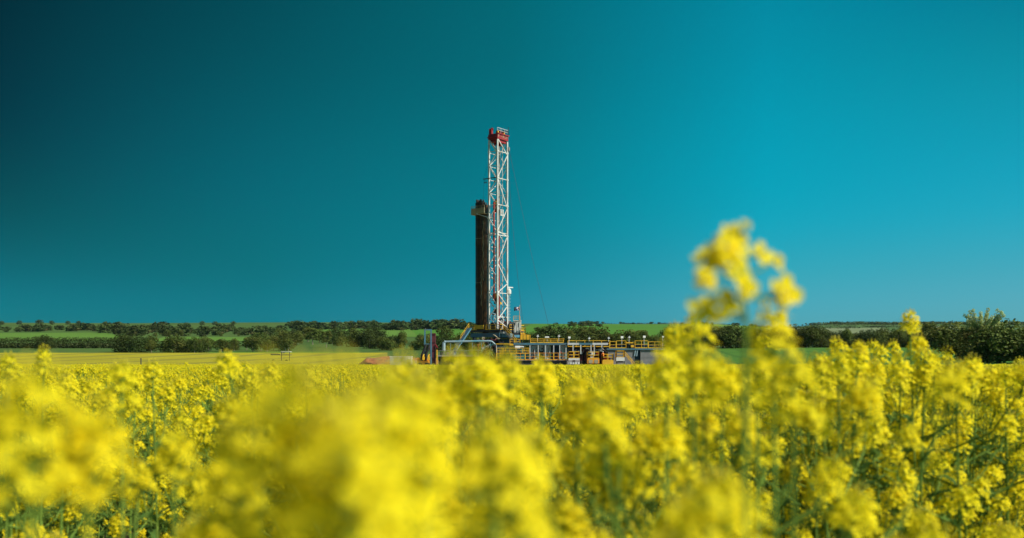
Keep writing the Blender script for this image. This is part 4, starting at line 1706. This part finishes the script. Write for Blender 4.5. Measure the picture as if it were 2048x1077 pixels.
m.boxpx(859.5, 871, 667, 732, 205.6, 206.6)
for y in (668, 684, 700, 716):
    m.boxpx(859.3, 871.2, y, y + 1.2, 205.45, 205.6)
m.build('panel', M['maroon'], t)
m = MB()
m.bar(W(871, 690, 205.5), W(875.5, 697, 205.2), .16)
m.bar(W(871, 694, 205.5), W(875.5, 697, 205.2), .12)
m.build('bracket', M['red'], t)

# orange telescopic loader
Yl = 203.0
zl = gz(-18, Yl)
t = thing('loader', 'small orange loader half hidden in the flowers below the blue frame', 'loader', (W(848, 0, Yl).x, Yl, zl))
m = MB()
m.boxpx(834, 858, 722, 731, Yl, Yl + 2.0)
m.boxpx(834, 840, 716, 723, Yl + .2, Yl + 1.8)
m.bar(W(836, 717, Yl + 1), W(858, 722, Yl + 1), .35)
m.build('body', M['orange'], t)
m = MB()
m.boxpx(841, 848.5, 709, 722, Yl + .1, Yl + 1.7)
m.build('cab', M['orange'], t)
m = MB()
m.boxpx(841.8, 847.8, 711, 717, Yl + .04, Yl + .1)
m.boxpx(848.5, 848.9, 711, 717.5, Yl + .3, Yl + 1.5)
m.build('window', M['navy'], t)
for x in (838.5, 854.5):
    for y in (Yl - .1, Yl + 1.8):
        m = MB()
        c = W(x, 731.5, y)
        m.tube([c, c + Vector((0, .4, 0))], .62, 14)
        m.build('wheel', M['black'], t)
for x in (844.8, 855.2):
    m = MB()
    m.boxpx(x, x + 4.2, 713.5, 720.5, Yl - .9, Yl - .2)
    m.bar(W(x + 1, 713.5, Yl - .6), W(x + 3, 709, Yl - .4), .2)
    m.build('fork_guard', M['yellow'], t)

# pale container, earth bank, roofed trailer, lone post
Yk = 200.0
t = thing('container', 'pale corrugated container behind the yellow blur left of the rig', 'container', (W(801, 0, Yk).x, Yk, gz(-22, Yk)))
m = MB()
m.boxpx(779.5, 822.5, 714.5, 742, Yk, Yk + 2.4)
for i in range(15):
    x = 781 + i * 2.85
    m.boxpx(x, x + 1.3, 715.5, 741, Yk - .07, Yk)
m.build('corrugated_body', M['lightgrey'], t)
m = MB()
m.boxpx(779, 823, 713, 714.5, Yk - .12, Yk + 2.5)
m.boxpx(820.8, 823, 714.5, 742, Yk - .12, Yk)
m.build('frame', M['white'], t)
m = MB()
m.boxpx(816.8, 819.6, 716, 718.4, Yk - .10, Yk - .07)
m.build('plate', M['flag_white'], t)

vs, fs = [], []
nx, ny = 46, 10
for j in range(ny + 1):
    for i in range(nx + 1):
        px = 700 + (885 - 700) * i / nx
        y = 226 + 16 * j / ny
        x = (px - 1024) / F * 232
        e = min(1, i / 9, (nx - i) / 4) * math.sin(math.pi * j / ny) ** .6 if 0 < j < ny else 0
        zz = gz(x, y) + max(0, e) * (2.5 + .7 * mnoise.noise(Vector((x * .25, y * .3, 1))) + .35 * mnoise.noise(Vector((x * .9, y * .9, 4)))) - .1
        vs.append((x, y, zz))
for j in range(ny):
    for i in range(nx):
        a = j * (nx + 1) + i
        fs.append((a, a + 1, a + nx + 2, a + nx + 1))
mb = MB()
mb.add(vs, fs)
o = mb.build('earth_bank', M['soil'], None, ((800 - 1024) / F * 232, 232, gz(-26, 232)), smooth=True)
tag(o, 'long bank of bare orange earth left of the blue frame', 'earth bank')

t = thing('trailer', 'small white roofed trailer at the edge of the far left paddock', 'trailer', (W(567, 0, 300).x, 300, gz(W(567, 0, 300).x, 300)))
zt = gz(W(567, 0, 300).x, 300)
m = MB()
m.boxpx(562, 579.5, 703.5, 704.5, 300, 303)
m.build('roof', M['white'], t)
m = MB()
for x in (563, 579):
    m.bar(W(x, 703, 300.2), (W(x, 0, 300.2).x, 300.2, zt + .5), .18)
m.boxpx(541, 580, 709.5, 711, 300, 302.5)
m.boxpx(541, 556, 708, 709.5, 300, 302.5)
m.build('bed', M['dark'], t)
for x in (547, 573):
    m = MB()
    c = Vector((W(x, 0, 300).x, 299.8, zt + .55))
    m.tube([c, c + Vector((0, .4, 0))], .55, 12)
    m.build('wheel', M['black'], t)
m = MB()
m.boxpx(562, 567, 703.4, 707, 300.4, 302)
m.build('water_drum', M['white'], t)
m = MB()
px_ = W(282, 0, 232)
m.tube([(px_.x, 232, gz(px_.x, 232) - .2), (px_.x, 232, gz(px_.x, 232) + 2.35)], .13, 6)
m.box((px_.x, 232, gz(px_.x, 232) + 2.25), (.3, .3, .12))
tag(m.build('fence_post', M['dark'], None, (px_.x, 232, gz(px_.x, 232))), 'lone dark post in the far yellow paddock on the left', 'post')
pp = W(1503, 0, 900)
m = MB()
m.tube([(pp.x, 900, gz(pp.x, 900) - .3), (pp.x, 900, W(0, 655, 900).z)], .22, 6)
m.bar((pp.x - 1.2, 900, W(0, 657, 900).z), (pp.x + 1.2, 900, W(0, 657, 900).z), .2)
tag(m.build('utility_pole', M['dark'], None, (pp.x, 900, gz(pp.x, 900))), 'thin dark pole on the green hill behind the tall canola stalk', 'pole')

# dark blue cabin at the foot of the stair
Yb = 203.5
zb_ = gz(-1, Yb)
t = thing('blue_site_cabin', 'dark blue cabin with a white corner behind the first yellow railing', 'cabin', (W(1012, 0, Yb).x, Yb, zb_))
m = MB()
m.boxpx(993.5, 1019, 689.5, 720, Yb, Yb + 2.6)
m.build('wall', M['navy'], t)
m = MB()
m.boxpx(992.4, 993.5, 689, 720, Yb - .06, Yb + 2.6)
m.build('corner_post', M['white'], t)
m = MB()
m.boxpx(992.2, 1026, 687.6, 689, Yb - .2, Yb + 2.8)
m.boxpx(1019, 1027, 689, 691.5, Yb - .3, Yb)
m.build('roof_edge', M['yellow'], t)

# long lower walkway with yellow rails
Yw = 200.8
zw = W(0, 721, Yw).z
t = thing('lower_walkway', 'long low walkway with orange yellow railing in front of the shelter', 'walkway', (W(1065, 0, Yw).x, Yw, zb_))
m = MB()
m.boxpx(993, 1137, 721, 722.4, Yw, Yw + 2.2)
m.boxpx(996, 1134, 722.4, 737, Yw + .3, Yw + 2.0)
m.build('deck', M['dark'], t)
a, b = W(993.5, 720.9, Yw + .1), W(1136, 720.9, Yw + .1)
n = 5
for i in range(n + 1):
    p = a.lerp(b, i / n)
    m = MB()
    m.bar(p, p + UP * 1.55, .19)
    m.build('post', M['yellow'], t)
m = MB()
m.bar(a + UP * 1.45, b + UP * 1.45, .09)
m.bar(a + UP * .75, b + UP * .75, .08)
m.bar(a + UP * .12, b + UP * .12, .04, .2)
for i in range(3 * n + 1):
    p = a.lerp(b, i / (3 * n))
    m.bar(p, p + UP * 1.4, .07)
m.build('railing', M['orange'], t)
t = thing('upper_walkway', 'short raised walkway with yellow railing before the teal pump', 'walkway', (W(1025, 0, Yw + 1.2).x, Yw + 1.2, zb_))
m = MB()
a, b = W(994, 708, Yw + 1.2), W(1058, 708, Yw + 1.2)
m.rail([a, b], 1.15, 1.2, .06)
m.build('railing', M['yellow'], t)
m = MB()
m.box((a + b) / 2 + Vector((0, .5, -.08)), ((b - a).length, 1.0, .14))
for x in (995, 1015, 1035, 1057):
    m.bar(W(x, 708, Yw + 1.4), W(x, 721, Yw + 1.4), .14)
m.build('deck', M['dark'], t)
m = MB()
for x in (1003, 1009, 1047, 1053):
    m.boxpx(x, x + 3.4, 698, 705, Yw + 1.3, Yw + 1.36)
m.build('sign_board', M['yellow'], t)
m = MB()
for i in range(7):
    z = zw + .25 + i * .26
    m.bar((W(1000, 0, Yw).x, Yw - .1, z), (W(1006, 0, Yw).x, Yw - .1, z), .07)
for x in (1000, 1006):
    m.bar((W(x, 0, Yw).x, Yw - .1, zw), (W(x, 0, Yw).x, Yw - .1, zw + 2.2), .09)
tag(m.build('ladder', M['yellow'], None, (W(1003, 0, Yw).x, Yw, zw)), 'short yellow ladder leaning at the left end of the low walkway', 'ladder')

# roofed shelter with pumps
Ys = 204.5
t = thing('pump_shelter', 'long flat blue grey roof on thin posts with a yellow railing on top', 'shelter', (W(1080, 0, Ys).x, Ys, zb_))
m = MB()
m.boxpx(1027, 1135, 686.4, 690.2, Ys, Ys + 6.0)
m.build('roof', M['blue'], t)
m = MB()
for x in (1060, 1076.5, 1091, 1107.5, 1119.5, 1132):
    for y in (Ys + .15, Ys + 5.8):
        m.bar(W(x, 690.2, y), (W(x, 0, y).x, y, zb_ + 1.3), .19)
m.boxpx(1030, 1135, 720, 733, Ys + .3, Ys + 5.6)
m.build('post_frame', M['lightgrey'], t)
m = MB()
m.rail([W(1061, 686.3, Ys + .2), W(1128.5, 686.3, Ys + .2), W(1128.5, 686.3, Ys + .2) + Vector((0, 4, 0))], .82, 1.4, .055)
m.build('roof_railing', M['yellow'], t)
t = thing('teal_pump', 'teal pump with a white cylinder at the left end of the shelter', 'pump', (W(1038, 0, 205).x, 205, zb_ + 1.2))
m = MB()
m.boxpx(1022, 1056, 700, 721, 205, 207)
m.tube([W(1046, 702, 204.7), W(1046, 702, 206)], .55, 12)
m.boxpx(1024, 1034, 695, 700, 205.2, 206.6)
m.build('pump_body', M['teal'], t)
m = MB()
m.tube([W(1030, 696, 204.6), W(1040, 696, 204.6)], .42, 10)
m.tube([W(1038, 693.5, 204.8), W(1048, 694.5, 204.8)], .22, 8)
m.build('white_cylinder', M['white'], t)
for (x0, x1, y0, mt_, nm, lb) in ((1061.5, 1074, 691.5, 'lightgrey', 'grey_cabinet', 'grey equipment cabinet below the left part of the blue grey roof'),
                                  (1078.5, 1090, 690.8, 'white', 'white_cabinet', 'white equipment cabinet with a dark recess under the blue grey roof'),
                                  (1091.6, 1099, 691.0, 'white', 'white_cabinet', 'narrow plain white cabinet right of the recessed one'),
                                  (1102.5, 1118.5, 691.2, 'navy', 'navy_cabinet', 'dark navy cabinet below the right part of the blue grey roof'),
                                  (1122.5, 1130, 691.2, 'white', 'white_cabinet', 'white cabinet at the right end of the blue grey roof')):
    t = thing(nm, lb, 'cabinet', (W((x0 + x1) / 2, 0, 206).x, 206, zb_ + 1.2))
    m = MB()
    m.boxpx(x0, x1, y0, 722, 206, 208.2)
    m.build('body', M[mt_], t)
    m = MB()
    if nm == 'white_cabinet' and x0 < 1080:
        m.boxpx(x0 + .2, x1 - .2, 702.5, 720, 205.94, 206)
        m.boxpx(1083, 1086, 697, 699, 205.9, 206)
    else:
        m.boxpx(x0 + 1.2, x1 - 1.2, 708, 709, 205.94, 206)
        m.boxpx(x1 - 2.0, x1 - 1.5, 696, 706, 205.93, 206)
    m.build('door_panel', M['dark'], t)
m = MB(M['dark'], M['lightgrey'], M['red'])
random.seed(41)
for i in range(16):
    p = W(rnd(1058, 1134), rnd(697, 716), 205.2 + rnd(-.2, .4))
    m.use(i % 3).tube([p + Vector((0, 0, rnd(.4, 1.6))), p, p + Vector((rnd(-.5, .5), 0, -rnd(.2, .9)))], .08, 5)
    m.box(p, (.3, .3, .35))
tag(m.build('pipework', None, None, (W(1096, 0, 205).x, 205, zb_ + 1)), 'thin grey and red pipework hanging among the cabinets', 'pipework')

# second shelter: white roof segments
t = thing('shaker_shelter', 'narrow white and grey roof strip on white posts right of the first shelter', 'shelter', (W(1176, 0, Ys).x, Ys, zb_))
for x0, x1, mt_ in ((1135.2, 1158, 'lightgrey'), (1158.2, 1184.8, 'blue'), (1185, 1216, 'lightgrey')):
    m = MB()
    m.boxpx(x0, x1, 686.2, 690.2, Ys - .3, Ys + 3)
    m.build('roof_panel', M[mt_], t)
for x, y1 in ((1146, 703), (1161.5, 708), (1182, 706), (1188.5, 712), (1203.5, 704)):
    m = MB()
    m.bar(W(x, 690, Ys - .2), W(x, y1, Ys - .2), .20)
    m.build('post', M['white'], t)
    m = MB()
    m.bar(W(x + 2, 690, Ys + 2.8), (W(x + 2, 0, Ys + 2.8).x, Ys + 2.8, zb_ + 1), .18)
    m.build('post', M['white'], t)
t = thing('shaker_walkway', 'yellow railed walkway with a bright yellow edge beam behind the white roof strip', 'walkway', (W(1178, 0, 209).x, 209, zb_))
m = MB()
a, b = W(1136, 693, 208.5), W(1220, 693, 208.5)
m.rail([a, b], 1.18, 1.9, .06, False)
m.build('railing', M['yellow'], t)
m = MB()
m.boxpx(1136, 1219, 692.6, 694.2, 208.3, 208.7)
m.build('edge_beam', M['yellow'], t)
m = MB()
m.boxpx(1136, 1220, 694.4, 735, 208.6, 211.5)
m.build('tank_wall', M['dark'], t)
t = thing('shale_shaker', 'row of dark red and brown shaker machinery under the white roof strip', 'machinery', (W(1176, 0, 206.5).x, 206.5, zb_ + 1.2))
random.seed(51)
m = MB()
for i in range(5):
    x = 1139 + i * 15
    m.boxpx(x, x + 12, 700 + rnd(-1, 2), 722, 206, 208)
    m.bar(W(x, 699, 206), W(x + 12, 702, 206), .4)
m.build('shaker_bed', M['maroon'], t)
m = MB(M['dark'], M['red'], M['lightgrey'])
for i in range(28):
    p = W(rnd(1138, 1214), rnd(696, 712), 205.5 + rnd(0, .4))
    m.use(i % 3)
    m.box(p, (rnd(.2, .8), .4, rnd(.2, .7)))
    m.tube([p, p + Vector((rnd(-1, 1), 0, rnd(-.7, .5)))], .07, 5)
m.build('motor_parts', None, t)

# railed skids in a row
for (x0, x1, yr, yd, ys_, mt_, lab, nm) in ((1137, 1159.5, 703.5, 717, 729, 'white', 'white walled skid with dark stripes and number plate under a yellow railing', 'railed_skid'),
                                            (1175, 1198.8, 704.2, 717.3, 727.5, 'orange', 'orange walled skid with two round hatches under a yellow railing', 'railed_skid'),
                                            (1205, 1227, 708.6, 721.2, 730, 'yellow', 'yellow floored skid with a red machine inside its railing', 'railed_skid'),
                                            (1232.5, 1249.2, 702, 715.2, 722.5, 'white', 'small raised white platform with yellow railing before the grey tank', 'railed_platform')):
    Yq = 199.6
    t = thing(nm, lab, 'skid', (W((x0 + x1) / 2, 0, Yq).x, Yq, zb_))
    m = MB()
    m.boxpx(x0, x1, yd, ys_, Yq, Yq + 2.2)
    m.build('wall', M[mt_], t)
    m = MB()
    a, b = W(x0 + .4, yd, Yq + .06), W(x1 - .4, yd, Yq + .06)
    c = b + Vector((0, 2.0, 0))
    d = a + Vector((0, 2.0, 0))
    h = (yd - yr) / F * Yq
    for p, q in ((a, b), (b, c), (c, d), (d, a)):
        n = 2 if (p - q).length > 1.7 else 1
        for i in range(n + 1):
            s = p.lerp(q, i / n)
            m.bar(s, s + UP * h, .13)
        for k in (.98, .52, .06):
            m.bar(p + UP * h * k, q + UP * h * k, .12)
    m.build('railing', M['yellow'], t)
    m = MB()
    for x in (x0 + 1, x1 - 1):
        for y in (Yq + .3, Yq + 1.9):
            p = W(x, ys_, y)
            m.bar(p, (p.x, y, gz(p.x, y) - .1), .2)
    m.boxpx(x0 + 3, x1 - 3, ys_, ys_ + 3, Yq + .6, Yq + 1.6)
    m.build('leg_frame', M['dark'], t)
    if x0 == 1137:
        m = MB()
        m.boxpx(1137.3, 1159.2, 721.3, 722.0, Yq - .03, Yq)
        m.boxpx(1137.3, 1159.2, 723.2, 723.9, Yq - .03, Yq)
        m.build('stripe', M['maroon'], t)
        m = MB()
        for cx in (1146.4, 1149.4):                  # the number 22
            for (dx, dy, w_, h_) in ((0, -1.9, 2.0, .55), (.8, -1.1, .55, 1.7), (0, -.2, 2.0, .55), (-.8, .6, .55, 1.7), (0, 1.5, 2.0, .55)):
                m.boxpx(cx + dx - w_ / 2, cx + dx + w_ / 2, 722.6 + dy - h_ / 2, 722.6 + dy + h_ / 2, Yq - .06, Yq - .03)
        m.build('number', M['black'], t)
        m = MB()
        for i in range(4):
            m.boxpx(1139 + i * 5.2, 1139.8 + i * 5.2, 725, 729, Yq - .03, Yq)
        m.build('rib', M['dark'], t)
    elif x0 == 1175:
        m = MB()
        for x in (1181.5, 1192.5):
            c = W(x, 723.5, Yq - .05)
            m.tube([c, c + Vector((0, .05, 0))], .42, 14)
        m.build('round_hatch', M['beige'], t)
        m = MB()
        m.boxpx(1181, 1188, 709, 717, Yq + .5, Yq + 1.5)
        m.boxpx(1183, 1187, 703.5, 709, Yq + .6, Yq + 1.3)
        m.build('control_box', M['lightgrey'], t)
    elif x0 == 1205:
        m = MB()
        m.boxpx(1207, 1213, 716.5, 721.2, Yq + .6, Yq + 1.5)
        m.tube([W(1210, 717, Yq + .5), W(1210, 717, Yq + 1.6)], .35, 10)
        m.boxpx(1216, 1221, 716, 721.2, Yq + .7, Yq + 1.6)
        m.build('red_motor', M['red'], t)
mt, mr = MB(), MB()
stair(mt, mr, W(1249.5, 714, 200.4), W(1270, 738, 200.4), .8, 9)
t = thing('steel_stair', 'yellow steel stair descending right from the small white platform', 'stair', W(1270, 740, 200.4))
mt.build('flight', M['grey'], t)
mr.build('handrail', M['yellow'], t)

# grey tanks
Yt = 203.5
t = thing('grey_tank', 'big grey steel tank wall right of the skids with a dark ladder bay', 'tank', (W(1300, 0, Yt).x, Yt, gz(26, Yt)))
m = MB()
for x0, x1 in ((1216, 1269), (1281, 1330), (1330.5, 1352)):
    m.boxpx(x0, x1, 700.5, 742, Yt, Yt + 5.5)
    m.boxpx(x0, x1, 715.2, 716.0, Yt - .05, Yt)
    m.boxpx(x0, x0 + .9, 701, 741, Yt - .07, Yt)
    m.boxpx(x1 - .9, x1, 701, 741, Yt - .07, Yt)
m.build('wall', M['grey'], t)
m = MB()
m.boxpx(1269, 1281, 700.5, 742, Yt + .5, Yt + 5.4)
m.build('recess', M['navy'], t)
m = MB()
for x0, x1 in ((1268.4, 1269.6), (1272.5, 1273.6)):
    m.bar(W(x1 + 1.2, 701, Yt - .1), W(x0 + .8, 713, Yt - .1), .2)
m.build('hose', M['paleblue'], t)
m = MB()
m.boxpx(1214, 1354, 697.2, 700.2, Yt - .3, Yt + 5.8)
m.build('top_edge', M['blue'], t)
for x0, x1, yb, yt in ((1219, 1232, 697, 683.5), (1233, 1252, 697, 682), (1270, 1296, 697, 682), (1297, 1322, 697, 684), (1324, 1352, 698, 686.5)):
    a, b = W(x0, yb, Yt), W(x1, yb, Yt)
    m = MB()
    m.rail([a, b], (yb - yt) / F * Yt, 1.3, .05)
    m.build('railing', M['yellow'], t)
m = MB(M['maroon'], M['dark'])
random.seed(61)
for i in range(14):
    x = 1222 + i * 7.3
    m.use(i % 2).boxpx(x, x + rnd(3, 6), 690 + rnd(-1, 2), 697, Yt + .6, Yt + 1.6)
m.use(1).tube([W(1222, 692, Yt + 1), W(1330, 692, Yt + 1)], .22, 7)
m.build('top_machinery', None, t)
m = MB()
m.boxpx(1249, 1271, 684.8, 687, Yt + .1, Yt + .6)
m.boxpx(1262, 1267.5, 690.5, 695, Yt - .1, Yt + .5)
m.build('agitator_beam', M['yellow'], t)
random.seed(71)
m = MB(M['lightgrey'], M['dark'])
hx_ = W(1318, 0, 199)
for i in range(16):
    m.use(i % 2)
    p = Vector((hx_.x + rnd(-.9, .9), 199 + rnd(-.5, .5), gz(hx_.x, 199) + rnd(.1, .6)))
    m.tube([p, p + Vector((rnd(-.5, .5), rnd(-.3, .3), rnd(.0, .5)))], [rnd(.1, .25), rnd(.03, .1)], 5)
tag(m.build('scrap_heap', None, None, (hx_.x, 199, gz(hx_.x, 199))), 'low heap of pale and dark scrap at the foot of the grey tank', 'scrap heap')

# floodlights
FL = [(1075, 672, 686, 'grey', 'grey floodlight tilted left at the left end of the shelter roof', .5), (1094, 675, 686, 'bar', 'wide flat floodlight above the middle of the shelter roof', .9),
      (1117.5, 672, 686, 'grey', 'grey floodlight near the right end of the shelter roof', .5), (1138, 675.5, 687, 'lamp', 'bright white floodlight at the gap between the two shelters', .5),
      (1178, 676.5, 683, 'grey', 'small tilted grey floodlight above the yellow walkway middle', .45), (1217, 676, 684, 'grey', 'small grey floodlight at the right end of the yellow walkway', .4),
      (1243.5, 675, 697, 'lamp', 'bright white floodlight over the left part of the grey tank', .55), (1258, 674.5, 690, 'grey', 'dull twin floodlight right of the bright one over the grey tank', .5),
      (1288, 674, 697, 'lamp', 'bright white floodlight over the right part of the grey tank', .55), (1325.5, 674, 697, 'lamp', 'white floodlight partly veiled by the blurred flowers', .4)]
for (x, y, yb, kd, lab, sz) in FL:
    Yf = 205.0 if x < 1140 else (208.4 if x < 1220 else 204)
    t = thing('floodlight', lab, 'floodlight', W(x, yb, Yf))
    m = MB()
    m.tube([W(x, yb, Yf), W(x, y + 1.5, Yf)], .055, 6)
    m.build('pole', M['lightgrey'], t)
    m = MB()
    c = W(x, y, Yf)
    if kd == 'bar':
        m.box(c, (.9, .5, .22))
        m.box(c + Vector((0, 0, .13)), (.7, .4, .1))
    elif kd == 'lamp':
        m.box(c + Vector((.06, .1, 0)), (sz, .3, sz * .8))
    else:
        ax = (Vector((.7, 0, .7)), Vector((0, 1, 0)), Vector((-.7, 0, .7)))
        m.box(c, (sz, .35, .22), ax)
    m.build('lamp_head', M['lightgrey' if kd != 'bar' else 'white'], t)
    m = MB()
    if kd == 'lamp':
        m.box(c + Vector((.06, -.07, 0)), (sz * .9, .04, sz * .72))
    elif kd == 'bar':
        m.box(c + Vector((0, -.27, 0)), (.8, .04, .16))
    else:
        m.box(c + Vector((.12, -.19, -.12)), (.35, .04, .12))
    m.build('lens', M['lamp'], t)


# ------------------------------------------------------------------ people
def person(loc, turn, label, top, hat):
    o_root = thing('person', label, 'person', loc)
    o_root.rotation_euler = (0, 0, turn)
    J = [(0, 0, .95, .15), (0, 0, 1.15, .14), (0, 0, 1.38, .16), (0, 0, 1.50, .065), (0, .01, 1.58, .085), (0, .015, 1.68, .095), (0, .01, 1.75, .06),
         (-.19, 0, 1.42, .065), (-.24, .02, 1.16, .05), (-.20, .16, .98, .04), (-.19, .22, .92, .038),
         (.19, 0, 1.42, .065), (.25, .03, 1.17, .05), (.16, .22, 1.08, .04), (.12, .28, 1.07, .038),
         (-.10, 0, .88, .095), (-.11, .03, .50, .068), (-.12, 0, .09, .048), (-.12, .14, .04, .045),
         (.10, 0, .88, .095), (.12, .0, .50, .068), (.13, -.06, .09, .048), (.13, .08, .04, .045)]
    Ed = [(0, 1), (1, 2), (2, 3), (3, 4), (4, 5), (5, 6), (2, 7), (7, 8), (8, 9), (9, 10), (2, 11), (11, 12), (12, 13), (13, 14), (0, 15), (15, 16), (16, 17), (17, 18),
          (0, 19), (19, 20), (20, 21), (21, 22)]
    me = bpy.data.meshes.new('body')
    me.from_pydata([j[:3] for j in J], Ed, [])
    ob = bpy.data.objects.new('body', me)
    col.objects.link(ob)
    ob.parent = o_root
    md = ob.modifiers.new('skin', 'SKIN')
    for i, j in enumerate(J):
        me.skin_vertices[0].data[i].radius = (j[3], j[3])
    me.skin_vertices[0].data[0].use_root = True
    ob.modifiers.new('smooth', 'SUBSURF').render_levels = 1
    me.materials.append(M['skin'])
    base = Vector(loc)
    m = MB()
    m.tube([base + Vector(p) for p in ((0, 0, .84), (0, 0, 1.15), (0, 0, 1.38), (0, 0, 1.49))], [.20, .19, .21, .09], 10)
    for s in (-1, 1):
        m.tube([base + Vector(p) for p in ((.16 * s, 0, 1.42), (.245 * s, .025, 1.165), (.19 * s, .17, 1.03))], [.09, .075, .06], 8)
    m.build('work_shirt', M[top], o_root)
    m = MB()
    for s in (-1, 1):
        m.tube([base + Vector(p) for p in ((.09 * s, 0, .92), (.115 * s, .015, .50), (.125 * s, -.03, .08))], [.125, .095, .085], 8)
    m.build('trousers', M['darkcloth'], o_root)
    m = MB()
    m.tube([base + Vector(p) for p in ((0, .03, 1.715), (0, .03, 1.74), (0, .01, 1.80), (0, .01, 1.84))], [.155, .13, .115, .04], 12)
    m.build('hard_hat', M[hat], o_root)
    return o_root


person(W(1206, 721.0, 200.4), .5, 'worker in an orange shirt standing inside the yellow floored skid', 'hivis', 'white')
person(Q(.6, 5.2, ZF), 2.6, 'worker in dark clothes and orange hard hat on the rig floor', 'darkcloth', 'hivis')


# ------------------------------------------------------------------ the air over the hills
hz_ = MB()
hz_.box((0, 4300, 55), (19000, 9400, 150))
hm = bpy.data.materials.new('air')
hm.use_nodes = True
hm.node_tree.nodes.clear()
ho = hm.node_tree.nodes.new('ShaderNodeOutputMaterial')
pv = hm.node_tree.nodes.new('ShaderNodeVolumePrincipled')
pv.inputs['Color'].default_value = (.62, .80, .92, 1)
pv.inputs['Density'].default_value = 1.1e-5
hm.node_tree.links.new(pv.outputs[0], ho.inputs['Volume'])
tag(hz_.build('haze', hm), None, None, None, 'stuff')
